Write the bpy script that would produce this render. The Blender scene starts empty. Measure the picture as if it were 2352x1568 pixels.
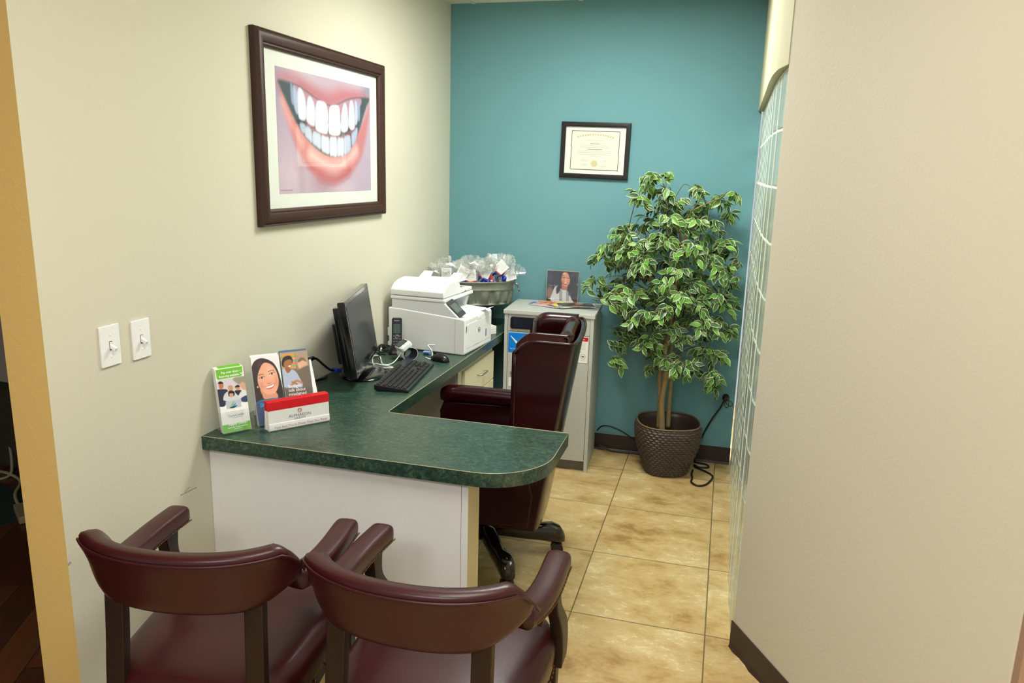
import bpy, bmesh, math, random
import numpy as np
from mathutils import Vector, Matrix, Euler
PI = math.pi
R = math.radians
SC = bpy.context.scene
C = SC.collection
rnd = random.Random(7)

# ------------------------------------------------------------------ camera
def make_camera():
    yaw, pitch, roll, f = 0.26664, 0.22059, 0.026698, 1760.66
    fw = Vector((-math.sin(yaw) * math.cos(pitch), math.cos(yaw) * math.cos(pitch), -math.sin(pitch)))
    r = Vector((math.cos(yaw), math.sin(yaw), 0)); u = r.cross(fw)
    c, s = math.cos(roll), math.sin(roll)
    r2 = c * r + s * u; u2 = -s * r + c * u
    m = Matrix((r2, u2, -fw)).transposed().to_4x4()
    m.translation = Vector((1.59934, -4.36007, 1.62722))
    cd = bpy.data.cameras.new('camera'); cd.sensor_width = 36; cd.lens = f / 2352 * 36
    cd.clip_start = 0.05
    co = bpy.data.objects.new('camera', cd); co.matrix_world = m; C.objects.link(co)
    SC.camera = co
make_camera()
H = 2.5275                                                   # ceiling height

# ------------------------------------------------------------------ light
w = bpy.data.worlds.new('world'); SC.world = w; w.use_nodes = True
w.node_tree.nodes['Background'].inputs[0].default_value = (0.93, 0.97, 1.0, 1)
w.node_tree.nodes['Background'].inputs[1].default_value = 0.46
def area(name, loc, sx, sy, power, col, rot=(0, 0, 0)):
    l = bpy.data.lights.new(name, 'AREA'); l.shape = 'RECTANGLE'; l.size = sx; l.size_y = sy
    l.energy = power; l.color = col
    o = bpy.data.objects.new(name, l); o.location = loc; o.rotation_euler = rot; C.objects.link(o)
    return o
area('office_light', (0.98, -1.16, H - 0.03), 0.56, 0.56, 29, (1.0, 0.99, 0.94))
area('entry_light', (1.30, -3.30, H - 0.03), 0.56, 1.1, 15, (1.0, 0.985, 0.94))
area('corridor_light', (1.2, -5.2, H - 0.03), 1.1, 0.56, 40, (1.0, 0.99, 0.96))
area('side_room_light', (3.2, -1.5, H - 0.03), 0.56, 1.1, 300, (0.96, 1.0, 0.95))
SC.view_settings.view_transform = 'Standard'
SC.view_settings.look = 'None'
SC.view_settings.gamma = 1
SC.view_settings.use_curve_mapping = False
SC.view_settings.exposure = 0.44

# ------------------------------------------------------------------ colours and materials
def lin(c):
    return tuple(((v / 255) / 12.92 if v / 255 <= 0.04045 else ((v / 255 + 0.055) / 1.055) ** 2.4) for v in c)
MATS = {}
def mat(name, rgb, rough=0.5, metal=0.0, bump=0.0, bscale=200, var=0.0, vscale=20, coat=0.0, trans=0.0, ior=1.45, emit=0, spec=0.5, coat_rough=0.1):
    if name in MATS: return MATS[name]
    m = bpy.data.materials.new(name); m.use_nodes = True; nt = m.node_tree; b = nt.nodes['Principled BSDF']
    c = lin(rgb)
    b.inputs['Base Color'].default_value = (*c, 1); b.inputs['Roughness'].default_value = rough
    b.inputs['Metallic'].default_value = metal; b.inputs['Coat Weight'].default_value = coat
    b.inputs['Coat Roughness'].default_value = coat_rough
    b.inputs['Transmission Weight'].default_value = trans; b.inputs['IOR'].default_value = ior
    b.inputs['Specular IOR Level'].default_value = spec
    tc = nt.nodes.new('ShaderNodeTexCoord')
    if emit:
        b.inputs['Emission Color'].default_value = (*c, 1); b.inputs['Emission Strength'].default_value = emit
    n = nt.nodes.new('ShaderNodeTexNoise'); n.inputs['Scale'].default_value = vscale; n.inputs['Detail'].default_value = 4
    nt.links.new(tc.outputs['Object'], n.inputs['Vector'])
    v = var if var else 0.03
    mx = nt.nodes.new('ShaderNodeMix'); mx.data_type = 'RGBA'
    nt.links.new(n.outputs['Fac'], mx.inputs['Factor'])
    mx.inputs[6].default_value = (*[x * (1 - v) for x in c], 1); mx.inputs[7].default_value = (*[min(1, x * (1 + v)) for x in c], 1)
    nt.links.new(mx.outputs[2], b.inputs['Base Color'])
    if bump:
        n2 = nt.nodes.new('ShaderNodeTexNoise'); n2.inputs['Scale'].default_value = bscale; n2.inputs['Detail'].default_value = 3
        bp = nt.nodes.new('ShaderNodeBump'); bp.inputs['Strength'].default_value = bump; bp.inputs['Distance'].default_value = 0.002
        nt.links.new(tc.outputs['Object'], n2.inputs['Vector']); nt.links.new(n2.outputs['Fac'], bp.inputs['Height'])
        nt.links.new(bp.outputs['Normal'], b.inputs['Normal'])
    MATS[name] = m
    return m
def clear(name, rgb, ior=1.45, rough=0.03, base=0.0, gloss=(1, 1, 1)):
    """thin clear sheet: transparent with a fresnel reflection"""
    m = bpy.data.materials.new(name); m.use_nodes = True; nt = m.node_tree; nt.nodes.clear()
    o = nt.nodes.new('ShaderNodeOutputMaterial'); mix = nt.nodes.new('ShaderNodeMixShader')
    t = nt.nodes.new('ShaderNodeBsdfTransparent'); g = nt.nodes.new('ShaderNodeBsdfGlossy'); fr = nt.nodes.new('ShaderNodeFresnel')
    t.inputs[0].default_value = (*rgb, 1); g.inputs['Roughness'].default_value = rough; g.inputs[0].default_value = (*gloss, 1)
    nt.nodes.remove(fr)
    ge = nt.nodes.new('ShaderNodeNewGeometry'); dt = nt.nodes.new('ShaderNodeVectorMath'); dt.operation = 'DOT_PRODUCT'
    nt.links.new(ge.outputs['Normal'], dt.inputs[0]); nt.links.new(ge.outputs['Incoming'], dt.inputs[1])
    def mth(op, a, b=None):
        n = nt.nodes.new('ShaderNodeMath'); n.operation = op
        for i, v in enumerate((a, b)):
            if v is None: continue
            if isinstance(v, (int, float)): n.inputs[i].default_value = v
            else: nt.links.new(v, n.inputs[i])
        return n.outputs[0]
    r0 = ((ior - 1) / (ior + 1)) ** 2
    sch = mth('MULTIPLY', mth('POWER', mth('SUBTRACT', 1.0, mth('ABSOLUTE', dt.outputs['Value'])), 5.0), 1 - r0)
    ad = nt.nodes.new('ShaderNodeMath'); ad.inputs[1].default_value = r0 + base; ad.use_clamp = True
    nt.links.new(sch, ad.inputs[0]); nt.links.new(ad.outputs[0], mix.inputs[0])
    nt.links.new(t.outputs[0], mix.inputs[1]); nt.links.new(g.outputs[0], mix.inputs[2]); nt.links.new(mix.outputs[0], o.inputs[0])
    MATS[name] = m
    return m
def wall_mat(name, rgb, scuffs=()):
    m = mat(name, rgb, rough=0.75, var=0.035, vscale=1.6, spec=0.3)
    nt = m.node_tree; b = nt.nodes['Principled BSDF']; L = nt.links
    tc = nt.nodes.new('ShaderNodeNewGeometry')
    n = nt.nodes.new('ShaderNodeTexNoise'); n.inputs['Scale'].default_value = 95; n.inputs['Detail'].default_value = 2.5
    bp = nt.nodes.new('ShaderNodeBump'); bp.inputs['Strength'].default_value = 0.35; bp.inputs['Distance'].default_value = 0.0016
    L.new(tc.outputs['Position'], n.inputs['Vector']); L.new(n.outputs['Fac'], bp.inputs['Height']); L.new(bp.outputs['Normal'], b.inputs['Normal'])
    src = b.inputs['Base Color'].links[0].from_socket
    for (p, q, rad) in scuffs:       # short dark scratches: distance to a segment
        p = Vector(p); q = Vector(q); d = q - p
        s1 = nt.nodes.new('ShaderNodeVectorMath'); s1.operation = 'SUBTRACT'; L.new(tc.outputs['Position'], s1.inputs[0]); s1.inputs[1].default_value = p
        dt = nt.nodes.new('ShaderNodeVectorMath'); dt.operation = 'DOT_PRODUCT'; L.new(s1.outputs[0], dt.inputs[0]); dt.inputs[1].default_value = d / d.length_squared
        cl = nt.nodes.new('ShaderNodeClamp'); L.new(dt.outputs['Value'], cl.inputs[0])
        sc = nt.nodes.new('ShaderNodeVectorMath'); sc.operation = 'SCALE'; sc.inputs[0].default_value = d; L.new(cl.outputs[0], sc.inputs['Scale'])
        s2 = nt.nodes.new('ShaderNodeVectorMath'); s2.operation = 'SUBTRACT'; L.new(s1.outputs[0], s2.inputs[0]); L.new(sc.outputs[0], s2.inputs[1])
        ln = nt.nodes.new('ShaderNodeVectorMath'); ln.operation = 'LENGTH'; L.new(s2.outputs[0], ln.inputs[0])
        mr = nt.nodes.new('ShaderNodeMapRange'); mr.inputs[1].default_value = rad * 0.4; mr.inputs[2].default_value = rad; mr.inputs[3].default_value = 0.75; mr.inputs[4].default_value = 0
        L.new(ln.outputs['Value'], mr.inputs[0])
        n3 = nt.nodes.new('ShaderNodeTexNoise'); n3.inputs['Scale'].default_value = 160; L.new(tc.outputs['Position'], n3.inputs['Vector'])
        ml = nt.nodes.new('ShaderNodeMath'); ml.operation = 'MULTIPLY'; L.new(mr.outputs[0], ml.inputs[0]); L.new(n3.outputs['Fac'], ml.inputs[1])
        ml2 = nt.nodes.new('ShaderNodeMath'); ml2.operation = 'MULTIPLY'; L.new(ml.outputs[0], ml2.inputs[0]); ml2.inputs[1].default_value = 1.6; ml2.use_clamp = True
        mx = nt.nodes.new('ShaderNodeMix'); mx.data_type = 'RGBA'; L.new(ml2.outputs[0], mx.inputs['Factor']); L.new(src, mx.inputs[6]); mx.inputs[7].default_value = (0.09, 0.07, 0.05, 1)
        src = mx.outputs[2]
    L.new(src, b.inputs['Base Color'])
    return m

M_left = wall_mat('cream green paint', (202, 200, 181), scuffs=[((0, -2.45, 0.590), (0, -2.375, 0.586), 0.0025), ((0, -2.43, 0.594), (0, -2.405, 0.600), 0.002), ((0, -2.893, 0.578), (0, -2.884, 0.581), 0.005)])
M_back = wall_mat('teal paint', (104, 152, 158))
M_yel = wall_mat('ochre yellow paint', (222, 188, 116))
M_beige = wall_mat('beige paint', (201, 196, 178), scuffs=[((1.885, -2.07, 0.305), (1.905, -2.105, 0.285), 0.0025)])
M_head = wall_mat('pale cream paint', (184, 182, 152))
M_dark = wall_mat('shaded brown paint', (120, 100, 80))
M_base = mat('dark brown vinyl', (52, 38, 32), 0.45)
M_leather = mat('burgundy leather', (54, 13, 16), 0.36, bump=0.12, bscale=420, var=0.22, vscale=9, coat=0.12, coat_rough=0.18, spec=0.38)
M_leather_x = mat('deep burgundy leather', (40, 7, 10), 0.22, bump=0.10, bscale=300, var=0.3, vscale=7, coat=0.15, coat_rough=0.10, spec=0.3)
M_wood = mat('dark mahogany', (38, 21, 13), 0.4, var=0.25, vscale=14, spec=0.35)
M_woodblk = mat('black walnut', (26, 15, 13), 0.22, var=0.2, coat=0.5)
M_brass = mat('antique brass', (104, 76, 44), 0.42, metal=0.85)
M_white = mat('white plastic', (230, 232, 232), 0.42)
M_white2 = mat('cool white plastic', (218, 221, 224), 0.45)
M_lam = mat('warm white laminate', (230, 230, 230), 0.4)
M_lamy = mat('cream laminate edge', (205, 190, 150), 0.4)
M_lamd = mat('cream drawer laminate', (214, 206, 172), 0.4)
M_black = mat('black plastic', (18, 18, 20), 0.32)
M_blackg = mat('gloss black plastic', (10, 10, 11), 0.12, coat=0.5)
M_screen = mat('dark screen', (34, 36, 40), 0.38, coat=0.2)
M_key = mat('key black', (24, 24, 26), 0.5)
M_chrome = mat('brushed steel', (190, 188, 182), 0.28, metal=1)
M_zinc = mat('galvanised zinc', (122, 128, 116), 0.45, metal=0.6, var=0.3, vscale=38, bump=0.2, bscale=60)
M_bin = mat('grey speckled laminate', (180, 181, 175), 0.5, var=0.08, vscale=160)
M_bind = mat('grey kick board', (118, 112, 112), 0.5)
M_frame = mat('brown poster frame', (60, 38, 29), 0.5, var=0.12, vscale=30, spec=0.35)
M_frameb = mat('black picture frame', (20, 18, 19), 0.35)
M_paper = mat('white paper', (228, 229, 226), 0.6)
M_matb = mat('white mat board', (226, 228, 220), 0.7)
M_cream = mat('cream parchment', (224, 222, 206), 0.6)
M_grn = mat('green print', (112, 192, 52), 0.4)
M_red = mat('red print', (206, 22, 32), 0.35)
M_blue = mat('blue sign print', (0, 122, 214), 0.35)
M_bluep = mat('blue plastic', (28, 52, 170), 0.3, coat=0.3)
M_orange = mat('orange print', (226, 92, 44), 0.4)
M_redp = mat('red plastic', (222, 42, 34), 0.3)
M_navy = mat('navy print', (44, 66, 110), 0.4)
M_ink = mat('dark ink', (52, 52, 58), 0.5)
M_inkg = mat('pale grey ink', (128, 128, 118), 0.5)
M_inkc = mat('faded ochre ink', (200, 190, 148), 0.5)
M_inkw = mat('white ink', (246, 246, 244), 0.5)
M_inkcy = mat('cyan ink', (60, 170, 230), 0.5)
M_slate = mat('slate blue print', (72, 100, 128), 0.4)
M_tan = mat('pale seam', (176, 170, 140), 0.4)
M_rubber = mat('black rubber', (14, 14, 16), 0.4)
M_cable_w = mat('white cable', (226, 228, 222), 0.4)
M_cuff = mat('navy cuff fabric', (30, 36, 58), 0.8)
M_lcd = mat('grey green display', (66, 82, 76), 0.5, spec=0.3)
M_bark = mat('olive bark', (148, 124, 84), 0.65, var=0.35, vscale=34, bump=0.5, bscale=50)
M_basket = mat('dark brown rattan', (68, 53, 43), 0.42, var=0.3, vscale=60, coat=0.2, coat_rough=0.3)
M_ceil = mat('ceiling tile', (228, 226, 214), 0.85, bump=0.3, bscale=120)
M_bar = mat('ceiling grid metal', (216, 214, 204), 0.5)
M_fixt = mat('light diffuser', (255, 250, 238), 0.5, emit=2.0)
M_acr = clear('clear acrylic', (0.97, 0.98, 0.98), 1.5, 0.02, 0.02)
M_glass = clear('clear picture glass', (0.985, 0.99, 0.985), 1.45, 0.02, 0.0)
M_cello = clear('clear cellophane', (0.95, 0.96, 0.95), 1.6, 0.14, 0.10)
def add_haze(m, amt):
    nt = m.node_tree; o = next(n for n in nt.nodes if n.type == 'OUTPUT_MATERIAL'); src = o.inputs[0].links[0].from_socket
    d = nt.nodes.new('ShaderNodeBsdfDiffuse'); d.inputs[0].default_value = (0.86, 0.88, 0.86, 1)
    n = nt.nodes.new('ShaderNodeTexNoise'); n.inputs['Scale'].default_value = 45; n.inputs['Detail'].default_value = 3
    r = nt.nodes.new('ShaderNodeMapRange'); r.inputs[1].default_value = 0.42; r.inputs[2].default_value = 0.62; r.inputs[4].default_value = amt
    mx = nt.nodes.new('ShaderNodeMixShader'); nt.links.new(n.outputs['Fac'], r.inputs[0]); nt.links.new(r.outputs[0], mx.inputs[0])
    nt.links.new(src, mx.inputs[1]); nt.links.new(d.outputs[0], mx.inputs[2]); nt.links.new(mx.outputs[0], o.inputs[0])
add_haze(M_cello, 0.42)

def floor_mat():
    m = bpy.data.materials.new('travertine floor tiles'); m.use_nodes = True; nt = m.node_tree; L = nt.links; b = nt.nodes['Principled BSDF']
    def N(t, **k):
        n = nt.nodes.new(t)
        for a, v in k.items(): setattr(n, a, v)
        return n
    def math_(op, a, bb=None, c=None):
        n = N('ShaderNodeMath', operation=op)
        for i, v in enumerate((a, bb, c)):
            if v is None: continue
            if isinstance(v, (int, float)): n.inputs[i].default_value = v
            else: L.new(v, n.inputs[i])
        return n.outputs[0]
    g = N('ShaderNodeNewGeometry'); sx = N('ShaderNodeSeparateXYZ'); L.new(g.outputs['Position'], sx.inputs[0])
    T = 0.49415
    fx = math_('DIVIDE', math_('SUBTRACT', sx.outputs[0], 1.1527), T); fy = math_('DIVIDE', math_('SUBTRACT', sx.outputs[1], -0.7863), T)
    def edge(f):
        fr = math_('FRACT', f); return math_('MINIMUM', fr, math_('SUBTRACT', 1.0, fr))
    e = math_('MINIMUM', edge(fx), edge(fy))
    gr = N('ShaderNodeMapRange'); gr.inputs[1].default_value = 0.0025; gr.inputs[2].default_value = 0.0062; gr.inputs[3].default_value = 1; gr.inputs[4].default_value = 0
    L.new(e, gr.inputs[0])
    cb = N('ShaderNodeCombineXYZ'); L.new(math_('FLOOR', fx), cb.inputs[0]); L.new(math_('FLOOR', fy), cb.inputs[1])
    wn = N('ShaderNodeTexWhiteNoise', noise_dimensions='3D'); L.new(cb.outputs[0], wn.inputs['Vector'])
    of = N('ShaderNodeVectorMath', operation='MULTIPLY_ADD'); L.new(wn.outputs['Color'], of.inputs[0]); of.inputs[1].default_value = (9, 9, 9); L.new(g.outputs['Position'], of.inputs[2])
    mp = N('ShaderNodeMapping'); mp.inputs['Scale'].default_value = (1, 1.5, 1); L.new(of.outputs[0], mp.inputs[0])
    n1 = N('ShaderNodeTexNoise'); n1.inputs['Scale'].default_value = 4.2; n1.inputs['Detail'].default_value = 9; n1.inputs['Roughness'].default_value = 0.72; n1.inputs['Distortion'].default_value = 0.25
    L.new(mp.outputs[0], n1.inputs['Vector'])
    cr = N('ShaderNodeValToRGB'); L.new(n1.outputs['Fac'], cr.inputs[0])
    el = cr.color_ramp.elements
    el[0].position = 0.34; el[0].color = (*lin((152, 118, 68)), 1); el[1].position = 0.64; el[1].color = (*lin((204, 184, 136)), 1)
    k = el.new(0.47); k.color = (*lin((186, 158, 104)), 1)
    n2 = N('ShaderNodeTexNoise'); n2.inputs['Scale'].default_value = 30; n2.inputs['Detail'].default_value = 6; n2.inputs['Roughness'].default_value = 0.7; L.new(mp.outputs[0], n2.inputs['Vector'])
    mm = math_('MULTIPLY', n2.outputs['Fac'], n1.outputs['Fac'])
    fl = N('ShaderNodeMapRange'); fl.inputs[1].default_value = 0.315; fl.inputs[2].default_value = 0.36; L.new(mm, fl.inputs[0])
    mx = N('ShaderNodeMix', data_type='RGBA'); mx.inputs[7].default_value = (*lin((226, 208, 164)), 1)
    L.new(math_('MULTIPLY', fl.outputs[0], 0.6), mx.inputs['Factor']); L.new(cr.outputs[0], mx.inputs[6])
    mx2 = N('ShaderNodeMix', data_type='RGBA'); mx2.inputs[7].default_value = (*lin((112, 98, 62)), 1)
    L.new(gr.outputs[0], mx2.inputs['Factor']); L.new(mx.outputs[2], mx2.inputs[6]); L.new(mx2.outputs[2], b.inputs['Base Color'])
    b.inputs['Roughness'].default_value = 0.36
    bp = N('ShaderNodeBump'); bp.inputs['Strength'].default_value = 0.6; bp.inputs['Distance'].default_value = 0.003; bp.invert = True
    L.new(gr.outputs[0], bp.inputs['Height']); L.new(bp.outputs[0], b.inputs['Normal'])
    return m
M_floor = floor_mat()

def laminate_mat():
    m = bpy.data.materials.new('mottled green laminate'); m.use_nodes = True; nt = m.node_tree; L = nt.links; b = nt.nodes['Principled BSDF']
    g = nt.nodes.new('ShaderNodeTexCoord')
    mp = nt.nodes.new('ShaderNodeMapping'); mp.inputs['Scale'].default_value = (1, 1.7, 1); L.new(g.outputs['Object'], mp.inputs[0])
    n = nt.nodes.new('ShaderNodeTexNoise'); n.inputs['Scale'].default_value = 52; n.inputs['Detail'].default_value = 6; n.inputs['Roughness'].default_value = 0.65; n.inputs['Distortion'].default_value = 1.2
    L.new(mp.outputs[0], n.inputs['Vector'])
    r = nt.nodes.new('ShaderNodeValToRGB'); L.new(n.outputs['Fac'], r.inputs[0]); e = r.color_ramp.elements
    e[0].position = 0.32; e[0].color = (*lin((26, 40, 39)), 1); e[1].position = 0.68; e[1].color = (*lin((78, 102, 82)), 1)
    k = e.new(0.5); k.color = (*lin((42, 68, 58)), 1); k = e.new(0.58); k.color = (*lin((60, 85, 70)), 1)
    n2 = nt.nodes.new('ShaderNodeTexNoise'); n2.inputs['Scale'].default_value = 9; n2.inputs['Detail'].default_value = 3; L.new(g.outputs['Object'], n2.inputs['Vector'])
    r2 = nt.nodes.new('ShaderNodeValToRGB'); L.new(n2.outputs['Fac'], r2.inputs[0]); r2.color_ramp.elements[0].position = 0.4; r2.color_ramp.elements[1].position = 0.65
    r2.color_ramp.elements[0].color = (0.75, 0.86, 0.82, 1); r2.color_ramp.elements[1].color = (1.05, 1.02, 0.9, 1)
    mx = nt.nodes.new('ShaderNodeMix'); mx.data_type = 'RGBA'; mx.blend_type = 'MULTIPLY'; mx.inputs['Factor'].default_value = 1
    L.new(r.outputs[0], mx.inputs[6]); L.new(r2.outputs[0], mx.inputs[7]); L.new(mx.outputs[2], b.inputs['Base Color'])
    b.inputs['Roughness'].default_value = 0.3
    return m
M_green = laminate_mat()

def plank_mat():
    m = bpy.data.materials.new('dark red brown planks'); m.use_nodes = True; nt = m.node_tree; L = nt.links; b = nt.nodes['Principled BSDF']
    g = nt.nodes.new('ShaderNodeNewGeometry'); mp = nt.nodes.new('ShaderNodeMapping'); mp.inputs['Rotation'].default_value = (0, 0, R(65)); mp.inputs['Scale'].default_value = (1, 1, 1)
    L.new(g.outputs['Position'], mp.inputs[0])
    br = nt.nodes.new('ShaderNodeTexBrick'); br.inputs['Scale'].default_value = 1; br.inputs['Brick Width'].default_value = 1.1; br.inputs['Row Height'].default_value = 0.12; br.inputs['Mortar Size'].default_value = 0.0015
    br.inputs['Color1'].default_value = (*lin((134, 76, 42)), 1); br.inputs['Color2'].default_value = (*lin((84, 44, 24)), 1); br.inputs['Mortar'].default_value = (0.005, 0.003, 0.002, 1)
    L.new(mp.outputs[0], br.inputs['Vector'])
    mp2 = nt.nodes.new('ShaderNodeMapping'); mp2.inputs['Scale'].default_value = (2, 40, 1); L.new(mp.outputs[0], mp2.inputs[0])
    n = nt.nodes.new('ShaderNodeTexNoise'); n.inputs['Scale'].default_value = 2; n.inputs['Detail'].default_value = 5; L.new(mp2.outputs[0], n.inputs['Vector'])
    mx = nt.nodes.new('ShaderNodeMix'); mx.data_type = 'RGBA'; mx.blend_type = 'MULTIPLY'; mx.inputs['Factor'].default_value = 0.8
    L.new(br.outputs[0], mx.inputs[6]); L.new(n.outputs['Color'], mx.inputs[7]); L.new(mx.outputs[2], b.inputs['Base Color'])
    b.inputs['Roughness'].default_value = 0.3
    return m
M_plank = plank_mat()

def attr_mat(name, rough=0.4, coat=0.0):
    m = bpy.data.materials.new(name); m.use_nodes = True; nt = m.node_tree; b = nt.nodes['Principled BSDF']
    a = nt.nodes.new('ShaderNodeAttribute'); a.attribute_name = 'Col'; nt.links.new(a.outputs['Color'], b.inputs['Base Color'])
    b.inputs['Roughness'].default_value = rough; b.inputs['Coat Weight'].default_value = coat
    return m
M_print = attr_mat('printed picture', 0.42, 0.1)

def leaf_mat():
    m = bpy.data.materials.new('variegated leaf'); m.use_nodes = True; nt = m.node_tree; L = nt.links; b = nt.nodes['Principled BSDF']
    a = nt.nodes.new('ShaderNodeAttribute'); a.attribute_name = 'Col'; s = nt.nodes.new('ShaderNodeSeparateColor'); L.new(a.outputs['Color'], s.inputs[0])
    g = nt.nodes.new('ShaderNodeNewGeometry'); n = nt.nodes.new('ShaderNodeTexNoise'); n.inputs['Scale'].default_value = 160; L.new(g.outputs['Position'], n.inputs['Vector'])
    ad = nt.nodes.new('ShaderNodeMath'); ad.operation = 'MULTIPLY_ADD'; L.new(n.outputs['Fac'], ad.inputs[0]); ad.inputs[1].default_value = 0.5; L.new(s.outputs[0], ad.inputs[2])
    r = nt.nodes.new('ShaderNodeValToRGB'); L.new(ad.outputs[0], r.inputs[0]); e = r.color_ramp.elements
    e[0].position = 0.98; e[1].position = 1.0; e[1].color = (*lin((214, 216, 160)), 1); e[0].color = (0, 0, 0, 1)
    gr = nt.nodes.new('ShaderNodeMix'); gr.data_type = 'RGBA'; L.new(s.outputs[1], gr.inputs['Factor']); gr.inputs[6].default_value = (*lin((28, 70, 34)), 1); gr.inputs[7].default_value = (*lin((100, 158, 54)), 1)
    mk = nt.nodes.new('ShaderNodeMapRange'); L.new(ad.outputs[0], mk.inputs[0]); mk.inputs[1].default_value = 0.98; mk.inputs[2].default_value = 1.06
    mx = nt.nodes.new('ShaderNodeMix'); mx.data_type = 'RGBA'; L.new(mk.outputs[0], mx.inputs['Factor']); L.new(gr.outputs[2], mx.inputs[6]); mx.inputs[7].default_value = (*lin((216, 218, 164)), 1)
    L.new(mx.outputs[2], b.inputs['Base Color']); b.inputs['Roughness'].default_value = 0.38
    return m
M_leaf = leaf_mat()

def glassblock_mat():
    m = bpy.data.materials.new('glass block'); m.use_nodes = True; nt = m.node_tree; L = nt.links; b = nt.nodes['Principled BSDF']
    b.inputs['Base Color'].default_value = (*lin((226, 238, 226)), 1); b.inputs['Roughness'].default_value = 0.10
    b.inputs['Transmission Weight'].default_value = 0.55; b.inputs['IOR'].default_value = 1.5
    g = nt.nodes.new('ShaderNodeNewGeometry'); mp = nt.nodes.new('ShaderNodeMapping'); mp.inputs['Scale'].default_value = (1, 1, 0.06); L.new(g.outputs['Position'], mp.inputs[0])
    n = nt.nodes.new('ShaderNodeTexNoise'); n.inputs['Scale'].default_value = 26; n.inputs['Detail'].default_value = 2; L.new(mp.outputs[0], n.inputs['Vector'])
    bp = nt.nodes.new('ShaderNodeBump'); bp.inputs['Strength'].default_value = 0.45; bp.inputs['Distance'].default_value = 0.01; L.new(n.outputs['Fac'], bp.inputs['Height']); L.new(bp.outputs[0], b.inputs['Normal'])
    return m
M_gblock = glassblock_mat()

# ------------------------------------------------------------------ object helpers
def prop(o, label=None, cat=None, group=None, kind=None):
    if label: o['label'] = label
    if cat: o['category'] = cat
    if group: o['group'] = group
    if kind: o['kind'] = kind
    return o
def thing(name, label, cat, loc=(0, 0, 0), rot=(0, 0, 0), group=None):
    o = bpy.data.objects.new(name, None); o.empty_display_size = 0.05; C.objects.link(o)
    o.location = loc; o.rotation_euler = rot
    return prop(o, label, cat, group)
def link(name, me, m, parent=None, smooth=False, label=None):
    if m: me.materials.append(m)
    if smooth:
        for p in me.polygons: p.use_smooth = True
    o = bpy.data.objects.new(name, me); C.objects.link(o)
    if parent: o.parent = parent
    if label: o['label'] = label
    return o
def obj(name, bm, m, parent=None, smooth=False, label=None, bevel=0, seg=2, sub=0, autos=False):
    me = bpy.data.meshes.new(name); bmesh.ops.recalc_face_normals(bm, faces=bm.faces[:]); bm.to_mesh(me); bm.free()
    o = link(name, me, m, parent, smooth or bevel > 0 or sub > 0, label)
    if bevel:
        b = o.modifiers.new('bevel', 'BEVEL'); b.width = bevel; b.segments = seg; b.limit_method = 'ANGLE'; b.angle_limit = R(40)
        w_ = o.modifiers.new('wn', 'WEIGHTED_NORMAL'); w_.keep_sharp = True
    if sub:
        s = o.modifiers.new('sub', 'SUBSURF'); s.levels = sub; s.render_levels = sub
    if autos:
        me.set_sharp_from_angle(angle=R(35))
    return o
def NB(): return bmesh.new()
def box(bm, x0, x1, y0, y1, z0, z1, rz=0, piv=None):
    vs = [bm.verts.new((x, y, z)) for z in (z0, z1) for y in (y0, y1) for x in (x0, x1)]
    for f in ((0, 1, 3, 2), (4, 6, 7, 5), (0, 4, 5, 1), (2, 3, 7, 6), (0, 2, 6, 4), (1, 5, 7, 3)): bm.faces.new([vs[i] for i in f])
    if rz:
        p = Vector(piv or ((x0 + x1) / 2, (y0 + y1) / 2, 0)); bmesh.ops.rotate(bm, verts=vs, cent=p, matrix=Matrix.Rotation(rz, 3, 'Z'))
    return vs
def boxc(bm, c, s, m=None):
    vs = box(bm, c[0] - s[0] / 2, c[0] + s[0] / 2, c[1] - s[1] / 2, c[1] + s[1] / 2, c[2] - s[2] / 2, c[2] + s[2] / 2)
    if m is not None: bmesh.ops.transform(bm, matrix=m, verts=vs)
    return vs
def prism(bm, pts, a, b, axis='z'):
    """extrude a closed 2D outline between a and b along an axis; pts are (x,y), (x,z) or (y,z)"""
    def P(p, t):
        return {'z': (p[0], p[1], t), 'y': (p[0], t, p[1]), 'x': (t, p[0], p[1])}[axis]
    A = [bm.verts.new(P(p, a)) for p in pts]; B = [bm.verts.new(P(p, b)) for p in pts]
    n = len(pts)
    bm.faces.new(A); bm.faces.new(B[::-1])
    for i in range(n): bm.faces.new((A[i], B[i], B[(i + 1) % n], A[(i + 1) % n]))
    return A + B
def rrect(x0, x1, y0, y1, r, n=5):
    o = []
    for cx, cy, a in ((x1 - r, y0 + r, -90), (x1 - r, y1 - r, 0), (x0 + r, y1 - r, 90), (x0 + r, y0 + r, 180)):
        for i in range(n + 1):
            t = R(a + 90 * i / n); o.append((cx + r * math.cos(t), cy + r * math.sin(t)))
    return o
def smooth_path(pts, n=8, closed=False):
    P = [Vector(p) for p in pts]; out = []; N_ = len(P)
    rng = range(N_) if closed else range(N_ - 1)
    for i in rng:
        if closed: a, b, c, d = P[i - 1], P[i], P[(i + 1) % N_], P[(i + 2) % N_]
        else: a, b, c, d = P[max(0, i - 1)], P[i], P[i + 1], P[min(N_ - 1, i + 2)]
        for k in range(n):
            t = k / n
            out.append(0.5 * ((2 * b) + (c - a) * t + (2 * a - 5 * b + 4 * c - d) * t * t + (3 * b - a - 3 * c + d) * t ** 3))
    if not closed: out.append(P[-1])
    return out
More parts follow.
